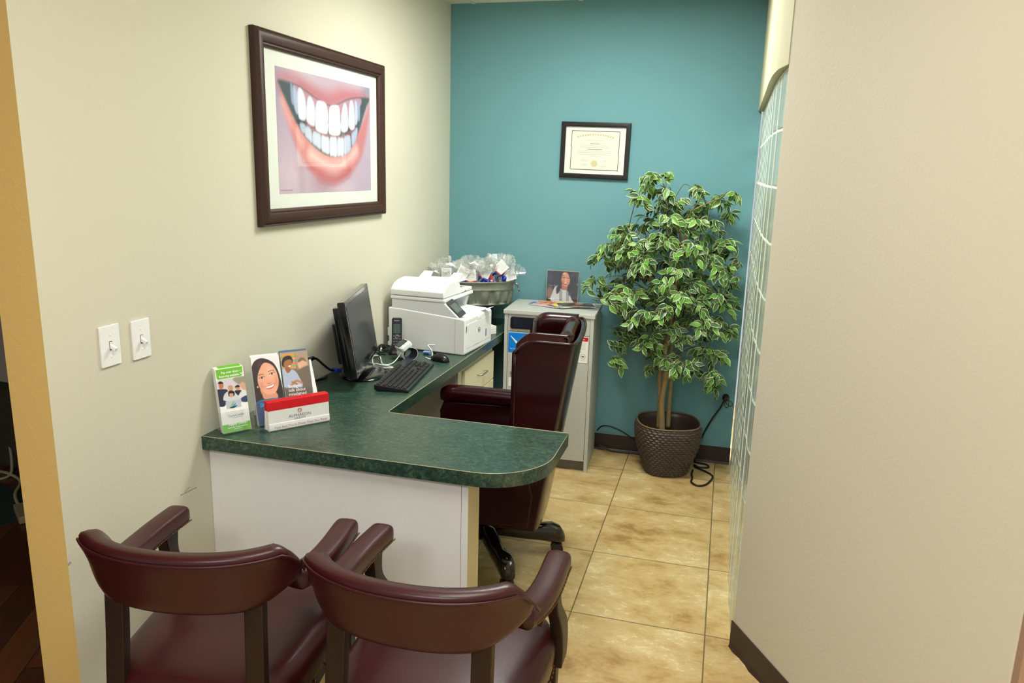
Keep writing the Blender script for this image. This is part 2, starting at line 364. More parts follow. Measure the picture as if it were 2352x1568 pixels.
def tube(bm, pts, r, seg=8, closed=False, sm=0, flat=1.0):
    if sm: pts = smooth_path(pts, sm, closed)
    P = [Vector(p) for p in pts]; n = len(P)
    rr = r if callable(r) else (lambda t: r)
    prev = None; rings = []
    for i in range(n):
        if closed: d = P[(i + 1) % n] - P[i - 1]
        else: d = P[min(n - 1, i + 1)] - P[max(0, i - 1)]
        if d.length < 1e-9: d = Vector((0, 0, 1))
        d.normalize()
        if prev is None:
            a = Vector((0, 0, 1)) if abs(d.z) < 0.9 else Vector((1, 0, 0)); x = d.cross(a).normalized()
        else:
            x = prev - d * prev.dot(d); x = x.normalized() if x.length > 1e-6 else prev
        prev = x; y = d.cross(x)
        q = rr(i / (n - 1))
        rings.append([bm.verts.new(P[i] + q * (math.cos(2 * PI * k / seg) * x + flat * math.sin(2 * PI * k / seg) * y)) for k in range(seg)])
    m = n if closed else n - 1
    for i in range(m):
        A, B = rings[i], rings[(i + 1) % n]
        for k in range(seg): bm.faces.new((A[k], A[(k + 1) % seg], B[(k + 1) % seg], B[k]))
    if not closed:
        bm.faces.new(rings[0][::-1]); bm.faces.new(rings[-1])
def loft(bm, rings, closed_u=True, cap=True):
    V = [[bm.verts.new(p) for p in r] for r in rings]; n = len(V[0])
    for i in range(len(V) - 1):
        for k in range(n if closed_u else n - 1): bm.faces.new((V[i][k], V[i][(k + 1) % n], V[i + 1][(k + 1) % n], V[i + 1][k]))
    if cap and closed_u: bm.faces.new(V[0][::-1]); bm.faces.new(V[-1])
    return V
def lathe(bm, prof, seg=32, c=(0, 0), sx=1, sy=1):
    return loft(bm, [[(c[0] + sx * r * math.cos(2 * PI * k / seg), c[1] + sy * r * math.sin(2 * PI * k / seg), z) for k in range(seg)] for r, z in prof], True, True)
def sphere(bm, c, r, u=8, v=6, m=None):
    mt = Matrix.Translation(c) @ (m.to_4x4() if m is not None else Matrix.Identity(4)) @ Matrix.Diagonal((*(r if hasattr(r, '__len__') else (r, r, r)), 1))
    bmesh.ops.create_uvsphere(bm, u_segments=u, v_segments=v, radius=1, matrix=mt)
def lettering(parent, items, m, name='lettering', y=-0.001):
    """items: (text, x, z, size, align) written on the local XZ plane facing -Y; one mesh"""
    bm = NB()
    for it in items:
        s, x, z, size = it[:4]; al = it[4] if len(it) > 4 else 'CENTER'; sxx = it[5] if len(it) > 5 else 1; rot = it[6] if len(it) > 6 else 0
        cu = bpy.data.curves.new('t', 'FONT'); cu.body = s; cu.size = size; cu.align_x = al; cu.resolution_u = 2; cu.fill_mode = 'FRONT'
        if len(it) > 7: cu.offset = it[7]
        to = bpy.data.objects.new('t', cu); me = bpy.data.meshes.new_from_object(to)
        mt = Matrix.Translation((x, y, z)) @ Matrix.Rotation(-rot, 4, 'Y') @ Matrix.Rotation(R(90), 4, 'X') @ Matrix.Diagonal((sxx, 1, 1, 1))
        me.transform(mt); bm.from_mesh(me)
        bpy.data.objects.remove(to); bpy.data.curves.remove(cu); bpy.data.meshes.remove(me)
    me = bpy.data.meshes.new(name); bm.to_mesh(me); bm.free()
    return link(name, me, m, parent)

# ------------------------------------------------------------------ tiny painter for printed pictures
def homog(src):
    """corners TL,TR,BR,BL in source units -> unit square (u right, v up)"""
    dst = [(0, 1), (1, 1), (1, 0), (0, 0)]; A = []; b = []
    for (x, y), (u, v) in zip(src, dst):
        A.append([x, y, 1, 0, 0, 0, -u * x, -u * y]); b.append(u); A.append([0, 0, 0, x, y, 1, -v * x, -v * y]); b.append(v)
    h = np.linalg.solve(np.array(A, float), np.array(b, float))
    def f(p):
        x, y = p; d = h[6] * x + h[7] * y + 1
        return ((h[0] * x + h[1] * y + h[2]) / d, (h[3] * x + h[4] * y + h[5]) / d)
    return f
class Paint:
    def __init__(s, w_, h_, base, corners=None, nx=100, ny=100):
        s.w, s.h, s.nx, s.ny = w_, h_, nx, ny
        s.map = homog(corners) if corners else (lambda p: p)
        s.X, s.Y = np.meshgrid(np.linspace(0, w_, nx), np.linspace(0, h_, ny))
        s.img = np.ones((ny, nx, 3)) * np.array(base, float)
    def P(s, pts): return [(u * s.w, v * s.h) for u, v in (s.map(p) for p in pts)]
    def sdf(s, pts):
        n = len(pts); d = np.full(s.X.shape, 1e9); ins = np.zeros(s.X.shape, bool)
        for i in range(n):
            ax, ay = pts[i]; bx, by = pts[(i + 1) % n]; ex, ey = bx - ax, by - ay; L2 = ex * ex + ey * ey + 1e-12
            t = np.clip(((s.X - ax) * ex + (s.Y - ay) * ey) / L2, 0, 1)
            d = np.minimum(d, np.hypot(s.X - ax - t * ex, s.Y - ay - t * ey))
            c = (ay > s.Y) != (by > s.Y)
            with np.errstate(divide='ignore', invalid='ignore'):
                xi = ax + (s.Y - ay) * ex / (ey if abs(ey) > 1e-12 else 1e-12)
            ins ^= c & (s.X < xi)
        return np.where(ins, -d, d)
    def mix(s, a, col):
        s.img = s.img * (1 - a[..., None]) + np.array(col, float) * a[..., None]
    def poly(s, pts, col, blur=0.001, op=1, smooth=True):
        p = s.P(pts)
        if smooth: p = [(v.x, v.y) for v in smooth_path([(a, b, 0) for a, b in p], 5, True)]
        s.mix(op * np.clip(0.5 - s.sdf(p) / (2 * blur), 0, 1), col)
    def line(s, pts, r, col, blur=0.001, op=1):
        p = s.P(pts); d = np.full(s.X.shape, 1e9)
        if len(p) > 2: p = [(v.x, v.y) for v in smooth_path([(a, b, 0) for a, b in p], 5)]
        for (ax, ay), (bx, by) in zip(p[:-1], p[1:]):
            ex, ey = bx - ax, by - ay; L2 = ex * ex + ey * ey + 1e-12
            t = np.clip(((s.X - ax) * ex + (s.Y - ay) * ey) / L2, 0, 1)
            d = np.minimum(d, np.hypot(s.X - ax - t * ex, s.Y - ay - t * ey))
        s.mix(op * np.clip(0.5 - (d - r) / (2 * blur), 0, 1), col)
    def blob(s, c, rx, ry, col, soft=0.5, op=1, rot=0):
        (cx, cy), = s.P([c]); dx = s.X - cx; dy = s.Y - cy
        if rot: dx, dy = dx * math.cos(rot) + dy * math.sin(rot), -dx * math.sin(rot) + dy * math.cos(rot)
        q = np.hypot(dx / rx, dy / ry)
        s.mix(op * np.clip((1 - q) / soft, 0, 1), col)
    def mesh(s, name, m, parent, y=-0.001, x0=None, z0=0, noise=0):
        img = s.img
        if noise: img = img + np.random.RandomState(3).normal(0, noise, img.shape[:2])[..., None]
        c = np.clip(img, 0, 255) / 255; c = np.where(c <= 0.04045, c / 12.92, ((c + 0.055) / 1.055) ** 2.4)
        if x0 is None: x0 = -s.w / 2
        co = np.stack([s.X + x0, np.full(s.X.shape, y), s.Y + z0], -1).reshape(-1, 3)
        idx = np.arange(s.nx * s.ny).reshape(s.ny, s.nx)
        f = np.stack([idx[:-1, :-1], idx[:-1, 1:], idx[1:, 1:], idx[1:, :-1]], -1).reshape(-1, 4)
        me = bpy.data.meshes.new(name); me.from_pydata(co.tolist(), [], f.tolist())
        a = me.color_attributes.new('Col', 'FLOAT_COLOR', 'POINT')
        a.data.foreach_set('color', np.concatenate([c.reshape(-1, 3), np.ones((s.nx * s.ny, 1))], 1).ravel())
        return link(name, me, m, parent)

# ================================================================== THE ROOM
def struct(name, bm, m, **k):
    o = obj(name, bm, m, **k); o['kind'] = 'structure'; return o
YE = -2.891                                                # near end of the left wall
bm = NB(); box(bm, -0.06, 6.0, -8.0, 1.2, -0.05, 0); struct('floor', bm, M_floor)
bm = NB(); box(bm, -4.5, -0.06, -8.0, 1.2, -0.05, 0); struct('floor_side_room', bm, M_plank)
bm = NB(); box(bm, -0.126, 0, YE, 0.12, 0, H)
wl = struct('wall_left', bm, M_left)
wl.data.materials.append(M_yel)
for p in wl.data.polygons:
    if p.normal.y < -0.5: p.material_index = 1
bm = NB(); box(bm, 0.0, 1.725, 0, 0.12, 0, H); struct('wall_back', bm, M_back)
# side room to the left: dim
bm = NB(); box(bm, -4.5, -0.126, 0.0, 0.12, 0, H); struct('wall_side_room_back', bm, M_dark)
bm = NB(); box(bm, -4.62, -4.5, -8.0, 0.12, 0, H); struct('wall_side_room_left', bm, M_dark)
# ceiling tiles with a T-bar grid
bm = NB(); box(bm, -4.5, 6.0, -8.0, 1.2, H, H + 0.06); struct('ceiling', bm, M_ceil)
bm = NB()
x = 0.135
while x < 3.6:
    box(bm, x - 0.012, x + 0.012, -6.5, 0, H - 0.004, H + 0.001); x += 0.6096
y = -0.58
while y > -6.5:
    box(bm, 0, 3.6, y - 0.012, y + 0.012, H - 0.0045, H + 0.001); y -= 0.6096
struct('trim_1', bm, M_bar)
# curved glass block partition on the right
def interp(t, xs, ys): return float(np.interp(t, xs, ys))
GY = [0, -0.45, -0.9, -1.3, -1.53, -1.7, -1.80]
GX = [1.733, 1.732, 1.729, 1.726, 1.729, 1.736, 1.746]
def gx(y): return interp(-y, [-v for v in GY], GX)
courses = [0.164, 0.343, 0.522, 0.701, 0.878, 1.055, 1.234, 1.415, 1.594, 1.772, 1.95]
ys = [0.0]
while ys[-1] > -1.80: ys.append(max(-1.80, ys[-1] - 0.179))
gw = prop(thing('wall_right', None, None), kind='structure')
bm = NB()
zc = [-0.015] + courses
for a, b in zip(ys[:-1], ys[1:]):
    for c, d in zip(zc[:-1], zc[1:]):
        z0 = max(0, c + 0.005); z1 = d - 0.005
        rings = []
        for q in range(3):
            yy = a - 0.005 + (b - a + 0.01) * q / 2
            bul = 0.0025 if q == 1 else 0
            rings.append([(gx(yy) - bul, yy, z0), (gx(yy) - bul, yy, z1), (gx(yy) + 0.085 + bul, yy, z1), (gx(yy) + 0.085 + bul, yy, z0)])
        loft(bm, rings)
obj('glass_blocks', bm, M_gblock, gw, bevel=0.006, seg=2)
bm = NB()
for d in zc[1:]:
    loft(bm, [[(gx(yy) + 0.002, yy, d - 0.0045), (gx(yy) + 0.002, yy, d + 0.0045), (gx(yy) + 0.083, yy, d + 0.0045), (gx(yy) + 0.083, yy, d - 0.0045)] for yy in np.linspace(0, -1.80, 25)])
for a in ys[1:-1]:
    box(bm, gx(a) - 0.0012, gx(a) + 0.083, a - 0.005, a + 0.005, 0, 1.95)
obj('mortar', bm, mat('white mortar', (238, 240, 226), 0.6), gw)
bm = NB()
hx = lambda v: interp(-v, [0, 0.87, 1.31, 1.53, 1.70, 1.815], [1.708, 1.705, 1.702, 1.704, 1.713, 1.736])
loft(bm, [[(hx(yy), yy, 1.955), (hx(yy), yy, H), (gx(yy) + 0.10, yy, H), (gx(yy) + 0.10, yy, 1.955)] for yy in np.linspace(0, -1.814, 37)])
struct('wall_above_glass_blocks', bm, M_head, smooth=True, autos=True)
# diagonal beige wall
A = Vector((1.737, -1.812)); B = Vector((2.2455, -2.724)); d_ = (B - A).normalized(); n_ = Vector((-d_.y, d_.x))
if n_.y < 0: n_ = -n_
bm = NB(); A2 = A + n_ * 0.14 ; B2 = B + n_ * 0.14
prism(bm, [tuple(A), tuple(B), tuple(B2), tuple(A2)], 0, H)
struct('wall_diagonal', bm, M_beige, bevel=0.004)
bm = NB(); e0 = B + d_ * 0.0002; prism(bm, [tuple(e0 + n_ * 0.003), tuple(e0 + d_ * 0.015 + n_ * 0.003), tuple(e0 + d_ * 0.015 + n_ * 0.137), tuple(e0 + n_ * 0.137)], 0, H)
struct('wall_end_strip', bm, mat('taupe strip', (150, 122, 104), 0.6))  # thin brown strip added over the wall end, darker than the beige
bm = NB()
def basepoly(P, Q, nn, t, h, up=0.0):
    P = Vector(P); Q = Vector(Q); prism(bm, [tuple(P), tuple(Q), tuple(Q + nn * t), tuple(P + nn * t)], 0, h)
nf = -n_
dd = Vector((d_.x, d_.y))
basepoly(A - dd * 0.004, B, nf, 0.004, 0.099)
# cove toe, slightly wavy
rings = []
for i in range(30):
    t = i / 29; p = A + (B - A) * t; wv = 0.006 + 0.0035 * math.sin(i * 1.9) * (1 if i < 9 else 0.4)
    q = p + nf * (0.004 + wv); rings.append([(p.x + nf.x * .003, p.y + nf.y * .003, 0.0), (q.x, q.y, 0.0), (p.x + nf.x * 0.004, p.y + nf.y * 0.004, 0.018)])
loft(bm, rings)
struct('baseboard_diagonal', bm, M_base)
bm = NB(); box(bm, 0.0, 1.727, -0.005, 0, 0, 0.0985); prism(bm, [(-0.014, 0), (-0.005, 0), (-0.005, 0.012)], 0.0, 1.727, 'x')
struct('baseboard_back', bm, M_base)

# ================================================================== DESK
DZ = 0.75; TH = 0.046; CW = 0.4615; LX = 1.137; Y0 = -2.335; Y1 = -1.897
dk = thing('reception_desk', 'L-shaped green laminate desk with white front panel, running along the cream wall', 'desk', (0, 0, 0))
out = [(0.001, -0.001), (0.001, Y0)]
rad = 0.205
for i in range(13):
    t = R(-90 + 90 * i / 12); out.append((LX - rad + rad * math.cos(t), Y0 + rad + rad * math.sin(t)))
out += [(LX, Y1), (CW + 0.018, Y1), (CW + 0.005, Y1 + 0.005), (CW, Y1 + 0.018), (CW, -0.001)]
bm = NB(); prism(bm, out, DZ - TH, DZ); obj('desktop', bm, M_green, dk, bevel=0.0015, seg=1)
bm = NB(); tube(bm, [(x, y, DZ + 0.0002) for x, y in out[1:]], 0.0011, 4); obj('edge_seam', bm, M_tan, dk)
bm = NB(); box(bm, 0.001, 0.889, -2.30, -2.28, 0, DZ - TH); obj('front_panel', bm, M_lam, dk)
bm = NB(); box(bm, 0.8905, 0.912, -2.30, -2.19, 0, DZ - TH); pe_ = obj('end_panel', bm, M_lam, dk)
pe_.data.materials.append(M_lamy)
for p in pe_.data.polygons:
    if p.normal.x > 0.5: p.material_index = 1
# drawer cabinet under the counter
cb = thing('drawer_cabinet', 'cream drawer cabinet with chrome pull under the green counter near the printer', 'cabinet', (0, 0, 0))
bm = NB(); box(bm, 0.02, 0.425, -1.03, -0.475, 0.0, DZ - TH - 0.001); obj('body', bm, M_lam, cb)
bm = NB(); box(bm, 0.425, 0.428, -1.03, -0.475, 0.09, DZ - TH - 0.001); obj('face_frame', bm, M_lamd, cb)
for z0, z1 in ((0.520, 0.672), (0.305, 0.515), (0.10, 0.300)):
    bm = NB(); box(bm, 0.4285, 0.446, -0.978, -0.502, z0, z1); dr = obj('drawer', bm, M_lamd, cb, bevel=0.002)
    bm = NB(); zc_ = (z0 + z1) / 2 + 0.012
    tube(bm, [(0.446, -0.785, zc_), (0.462, -0.785, zc_), (0.472, -0.772, zc_), (0.472, -0.700, zc_), (0.462, -0.687, zc_), (0.446, -0.687, zc_)], 0.004, 8, sm=4)
    obj('handle', bm, M_chrome, dr, smooth=True, label='chrome bow handle')
# cross rail of grey-white under the counter (knee space back rail)
# ================================================================== POSTER
P0y, P1y, Pz0, Pz1 = -1.967, -0.942, 1.405, 2.077
ps = thing('framed_poster', 'large brown framed poster of a wide white smile on the cream wall', 'poster', (0.0, (P0y + P1y) / 2, Pz0), (0, 0, R(90)))
PW, PH = P1y - P0y, Pz1 - Pz0
prof = [(0, 0), (0, -0.018), (0.004, -0.024), (0.008, -0.022), (0.012, -0.027), (0.018, -0.030), (0.030, -0.031), (0.042, -0.027), (0.047, -0.020), (0.052, -0.021), (0.058, -0.016), (0.060, -0.008), (0.060, 0)]
def picture_frame(bm, W, Hh, prof):
    """mitred moulding around a W x Hh outline in XZ, profile (inset, y)"""
    rings = []
    for cx, cz, sx, sz in ((-W / 2, 0, 1, 1), (W / 2, 0, -1, 1), (W / 2, Hh, -1, -1), (-W / 2, Hh, 1, -1)):
        rings.append([(cx + sx * a, y, cz + sz * a) for a, y in prof])
    V = [[bm.verts.new(p) for p in r] for r in rings]; n = len(prof)
    for i in range(4):
        for k in range(n): bm.faces.new((V[i][k], V[i][(k + 1) % n], V[(i + 1) % 4][(k + 1) % n], V[(i + 1) % 4][k]))
bm = NB(); picture_frame(bm, PW, PH, [(a, y - 0.002) for a, y in prof]); obj('frame', bm, M_frame, ps, smooth=True, autos=True)
bm = NB(); box(bm, -PW / 2 + 0.055, PW / 2 - 0.055, -0.008, -0.004, 0.055, PH - 0.055); obj('mat_board', bm, M_matb, ps)
# printed smile; art coordinates follow the poster's own corners
ART = [(213, 342), (897, 508), (898, 1244), (238, 1271)]
ax0, ax1, az0, az1 = -1.828 - (P0y + P1y) / 2, -1.070 - (P0y + P1y) / 2, 1.517 - Pz0, 1.965 - Pz0
pt = Paint(ax1 - ax0, az1 - az0, (192, 168, 186), ART, 250, 240)
pt.blob((330, 1120), 0.25, 0.2, (214, 190, 202), 0.9, 0.8); pt.blob((250, 700), 0.13, 0.22, (182, 160, 182), 0.9, 0.8)
pt.blob((240, 480), 0.16, 0.12, (150, 142, 172), 0.9, 0.7); pt.blob((870, 900), 0.12, 0.3, (188, 164, 186), 0.9, 0.8)
pt.blob((420, 370), 0.2, 0.08, (206, 186, 196), 0.9, 0.8); pt.blob((600, 440), 0.12, 0.05, (196, 166, 184), 0.9, 0.7)
pt.blob((880, 540), 0.07, 0.06, (130, 134, 164), 0.9, 0.7); pt.blob((400, 1180), 0.04, 0.12, (176, 150, 158), 0.9, 0.6)
pt.blob((560, 1180), 0.17, 0.09, (176, 134, 150), 0.9, 0.7); pt.blob((700, 1230), 0.15, 0.05, (214, 186, 198), 0.9, 0.7)
# lips: one broad ring, lower fuller
pt.poly([(215, 415), (260, 395), (330, 400), (420, 445), (520, 500), (600, 525), (680, 505), (760, 520), (890, 575), (893, 600), (740, 620), (620, 655), (500, 600), (340, 480), (240, 450)], (196, 126, 136), 0.022)
pt.poly([(215, 470), (240, 520), (272, 650), (310, 780), (365, 930), (430, 1060), (500, 1145), (570, 1188), (640, 1196), (720, 1160), (790, 1080), (832, 1000), (862, 880), (890, 700), (893, 630), (840, 760), (700, 960), (560, 960), (420, 830), (300, 560)], (200, 118, 122), 0.016)
pt.line([(265, 600), (330, 760), (400, 900)], 0.014, (234, 176, 168), 0.022, 0.9)
pt.line([(470, 985), (560, 1050), (640, 1075), (720, 1040), (790, 960)], 0.020, (244, 204, 198), 0.026, 0.95)
pt.line([(530, 1150), (640, 1175), (740, 1115)], 0.014, (176, 84, 94), 0.02, 0.5)
pt.line([(395, 480), (520, 560), (620, 600), (720, 560), (860, 560)], 0.010, (182, 96, 110), 0.018, 0.6)
# open mouth
pt.poly([(236, 446), (300, 458), (370, 484), (430, 522), (500, 574), (560, 612), (620, 634), (680, 617), (730, 592), (800, 578), (890, 582), (872, 640), (846, 720), (822, 800), (792, 870), (750, 945), (700, 988), (640, 998), (570, 984), (500, 934), (430, 860), (380, 780), (335, 690), (290, 590), (252, 500)], (66, 72, 76), 0.007)
pt.poly([(345, 480), (430, 526), (500, 578), (560, 616), (620, 638), (680, 620), (730, 596), (830, 582), (825, 640), (740, 690), (690, 720), (600, 730), (500, 670), (435, 610), (370, 550)], (188, 132, 150), 0.003)
pt.poly([(425, 735), (500, 780), (590, 838), (680, 850), (740, 820), (795, 785), (785, 840), (700, 885), (600, 885), (480, 830)], (140, 92, 102), 0.003)
W_ = (238, 242, 247); G_ = (196, 204, 226)
for pts_, c in (([(325, 475), (338, 490), (346, 620), (330, 600)], (150, 158, 190)), ([(342, 498), (360, 500), (374, 560), (376, 690), (358, 670), (344, 600)], (178, 186, 214)),
                ([(376, 520), (400, 505), (426, 560), (438, 640), (434, 725), (415, 742), (384, 722), (373, 640)], (226, 230, 240)),
                ([(452, 570), (475, 572), (500, 640), (500, 765), (480, 778), (447, 758), (434, 718), (438, 640)], (226, 230, 240)),
                ([(514, 605), (545, 598), (582, 620), (595, 700), (592, 822), (568, 836), (520, 820), (502, 790), (500, 690)], W_),
                ([(608, 642), (642, 628), (674, 640), (683, 720), (683, 832), (650, 850), (610, 842), (597, 815), (598, 720)], W_),
                ([(708, 622), (727, 622), (739, 700), (739, 800), (716, 826), (690, 816), (684, 770), (690, 700)], (224, 228, 240)),
                ([(755, 603), (772, 600), (784, 660), (788, 780), (770, 810), (750, 800), (740, 765), (744, 680)], (228, 232, 242)),
                ([(790, 600), (805, 615), (811, 700), (804, 760), (790, 770), (787, 690)], (196, 200, 226)), ([(814, 595), (825, 620), (823, 730), (813, 740), (810, 650)], (160, 166, 200)),
                ([(390, 758), (422, 764), (432, 800), (425, 832), (400, 815)], (168, 180, 206)), ([(426, 792), (452, 785), (475, 820), (476, 900), (455, 880), (428, 850)], (190, 198, 220)),
                ([(483, 824), (515, 828), (540, 850), (539, 945), (510, 928), (480, 900)], G_), ([(545, 850), (572, 856), (600, 872), (601, 978), (570, 973), (543, 948)], (206, 212, 232)),
                ([(605, 870), (632, 860), (656, 872), (656, 994), (626, 996), (603, 984)], (212, 216, 234)), ([(661, 872), (684, 866), (706, 876), (704, 990), (680, 996), (657, 990)], (204, 208, 230)),
                ([(713, 857), (738, 846), (755, 860), (756, 948), (735, 974), (708, 984), (707, 890)], G_), ([(762, 842), (785, 812), (804, 792), (806, 830), (790, 890), (765, 924)], (176, 184, 212))):
    pt.poly(pts_, tuple(v * 0.84 for v in c), 0.003); 
    cx_ = sum(p[0] for p in pts_) / len(pts_); cy_ = sum(p[1] for p in pts_) / len(pts_)
    pt.poly([(cx_ + (p[0] - cx_) * 0.86, cy_ + (p[1] - cy_) * 0.94) for p in pts_], c, 0.007)
pt.line([(245, 1245), (330, 1243)], 0.0012, (120, 90, 110), 0.001, 0.7)
pt.mesh('print', M_print, ps, y=-0.0086, x0=ax0, z0=az0, noise=2.2)
bm = NB(); box(bm, -PW / 2 + 0.057, PW / 2 - 0.057, -0.0125, -0.0115, 0.057, PH - 0.057); obj('glass_pane', bm, M_glass, ps)

# ================================================================== DIPLOMA
dp = thing('framed_diploma', 'small black framed certificate with white mat on the teal wall', 'certificate', (0.856, 0, 1.589), (0, R(0.9), 0))
dw, dh = 0.386, 0.304
bm = NB(); picture_frame(bm, dw, dh, [(0, 0), (0, -0.020), (0.003, -0.022), (0.021, -0.022), (0.025, -0.018), (0.025, 0)]); obj('frame', bm, M_frameb, dp, bevel=0.001)
bm = NB(); box(bm, -dw / 2 + 0.022, dw / 2 - 0.022, -0.008, -0.003, 0.022, dh - 0.022); obj('mat_board', bm, M_matb, dp)
bm = NB()
for x0, x1, z0, z1 in ((-0.135, 0.135, 0.046, 0.049), (-0.135, 0.135, 0.255, 0.258), (-0.135, -0.132, 0.046, 0.258), (0.132, 0.135, 0.046, 0.258)): box(bm, x0, x1, -0.0088, -0.0082, z0, z1)
obj('mat_bevel', bm, mat('bronze bevel', (74, 58, 30), 0.4), dp)
bm = NB(); box(bm, -0.1315, 0.1315, -0.0086, -0.0081, 0.0495, 0.2545); obj('certificate_sheet', bm, M_cream, dp)
bm = NB(); rr = random.Random(5)
def scribble_line(bm, cx, z, wid, h, y, rr, dens=0.8):
    x = cx - wid / 2
    while x < cx + wid / 2:
        l = rr.uniform(0.0018, 0.007) * (h / 0.0016 * 0.6 + 0.4)
        l = min(l, cx + wid / 2 - x); box(bm, x, x + l, y - 0.0002, y, z, z + h); x += l + 0.0012
for z, wid in ((0.2055, 0.086), (0.198, 0.034), (0.177, 0.158), (0.168, 0.158), (0.148, 0.188), (0.139, 0.196), (0.130, 0.178), (0.121, 0.062)): scribble_line(bm, 0.0, z, wid, 0.0012, -0.0088, rr)
obj('small_print', bm, M_inkg, dp)
for z, wid in ((0.1875, 0.054), (0.1575, 0.082)):
    bm = NB(); scribble_line(bm, 0.0, z, wid, 0.0028, -0.0088, rr); obj('bold_line', bm, mat('grey ink', (96, 96, 90)), dp)
bm = NB()
for i in range(15):
    t = (i - 7) / 7; boxc(bm, (0, 0, 0), (0.009, 0.0003, 0.009 if i % 4 else 0.012), Matrix.Translation((t * 0.098, -0.0089, 0.238 - 0.014 * t * t)) @ Matrix.Rotation(t * 0.28, 4, 'Y'))
obj('arched_title', bm, M_inkc, dp)
bm = NB()
lathe(bm, [(0.0185, 0), (0.0185, 0.0004)], 32); me_ = bm
bmesh.ops.rotate(bm, verts=bm.verts[:], cent=(0, 0, 0), matrix=Matrix.Rotation(R(90), 3, 'X')); bmesh.ops.translate(bm, verts=bm.verts[:], vec=(0.0, -0.0087, 0.082))
obj('seal', bm, mat('pale gold seal', (204, 194, 150), 0.5), dp)
for cx, cz, w_ in ((-0.056, 0.099, 0.042), (-0.056, 0.075, 0.026), (0.058, 0.098, 0.028), (0.054, 0.068, 0.044)):
    bm = NB(); tube(bm, [(cx - w_ / 2 + w_ * k / 12, -0.009, cz + 0.0022 * math.sin(k * 2.3) * (1 if k % 3 else 2)) for k in range(13)], 0.0003, 4, sm=3)
    box(bm, cx - 0.024, cx + 0.024, -0.0089, -0.0087, cz - 0.007, cz - 0.0066)
    obj('signature', bm, M_inkg, dp)
bm = NB(); box(bm, -dw / 2 + 0.023, dw / 2 - 0.023, -0.0125, -0.0118, 0.023, dh - 0.023); obj('glass_pane', bm, M_glass, dp)

# ================================================================== SWITCHES
def switch(y, z, label):
    s = thing('light_switch', label, 'light switch', (0, y, z), (0, 0, R(90)), 'light switches on the cream wall')
    bm = NB(); prism(bm, rrect(-0.035, 0.035, -0.0565, 0.0565, 0.002, 2), -0.006, 0, 'y'); obj('cover_plate', bm, M_white, s, bevel=0.004, seg=3)
    bm = NB(); box(bm, -0.0052, 0.0052, -0.0066, -0.0058, -0.0125, 0.0125); obj('slot', bm, mat('dark slot', (30, 30, 32)), s)
    bm = NB(); box(bm, -0.0044, 0.0044, -0.0075, -0.005, -0.010, 0.011)
    vs = boxc(bm, (0, -0.009, 0), (0.0088, 0.020, 0.010)); bmesh.ops.transform(bm, verts=vs, matrix=Matrix.Translation((0, -0.006, -0.001)) @ Matrix.Rotation(R(28), 4, 'X'))
    obj('toggle', bm, M_white, s, bevel=0.0015)
    for zz in (-0.030, 0.030):
        bm = NB(); sphere(bm, (0, -0.006, zz), (0.0032, 0.0016, 0.0032), 10, 6); obj('screw', bm, M_white, s, smooth=True)
switch(-2.685, 1.129, 'white toggle light switch nearer the doorway edge')
switch(-2.569, 1.124, 'white toggle light switch nearer the poster and desk')

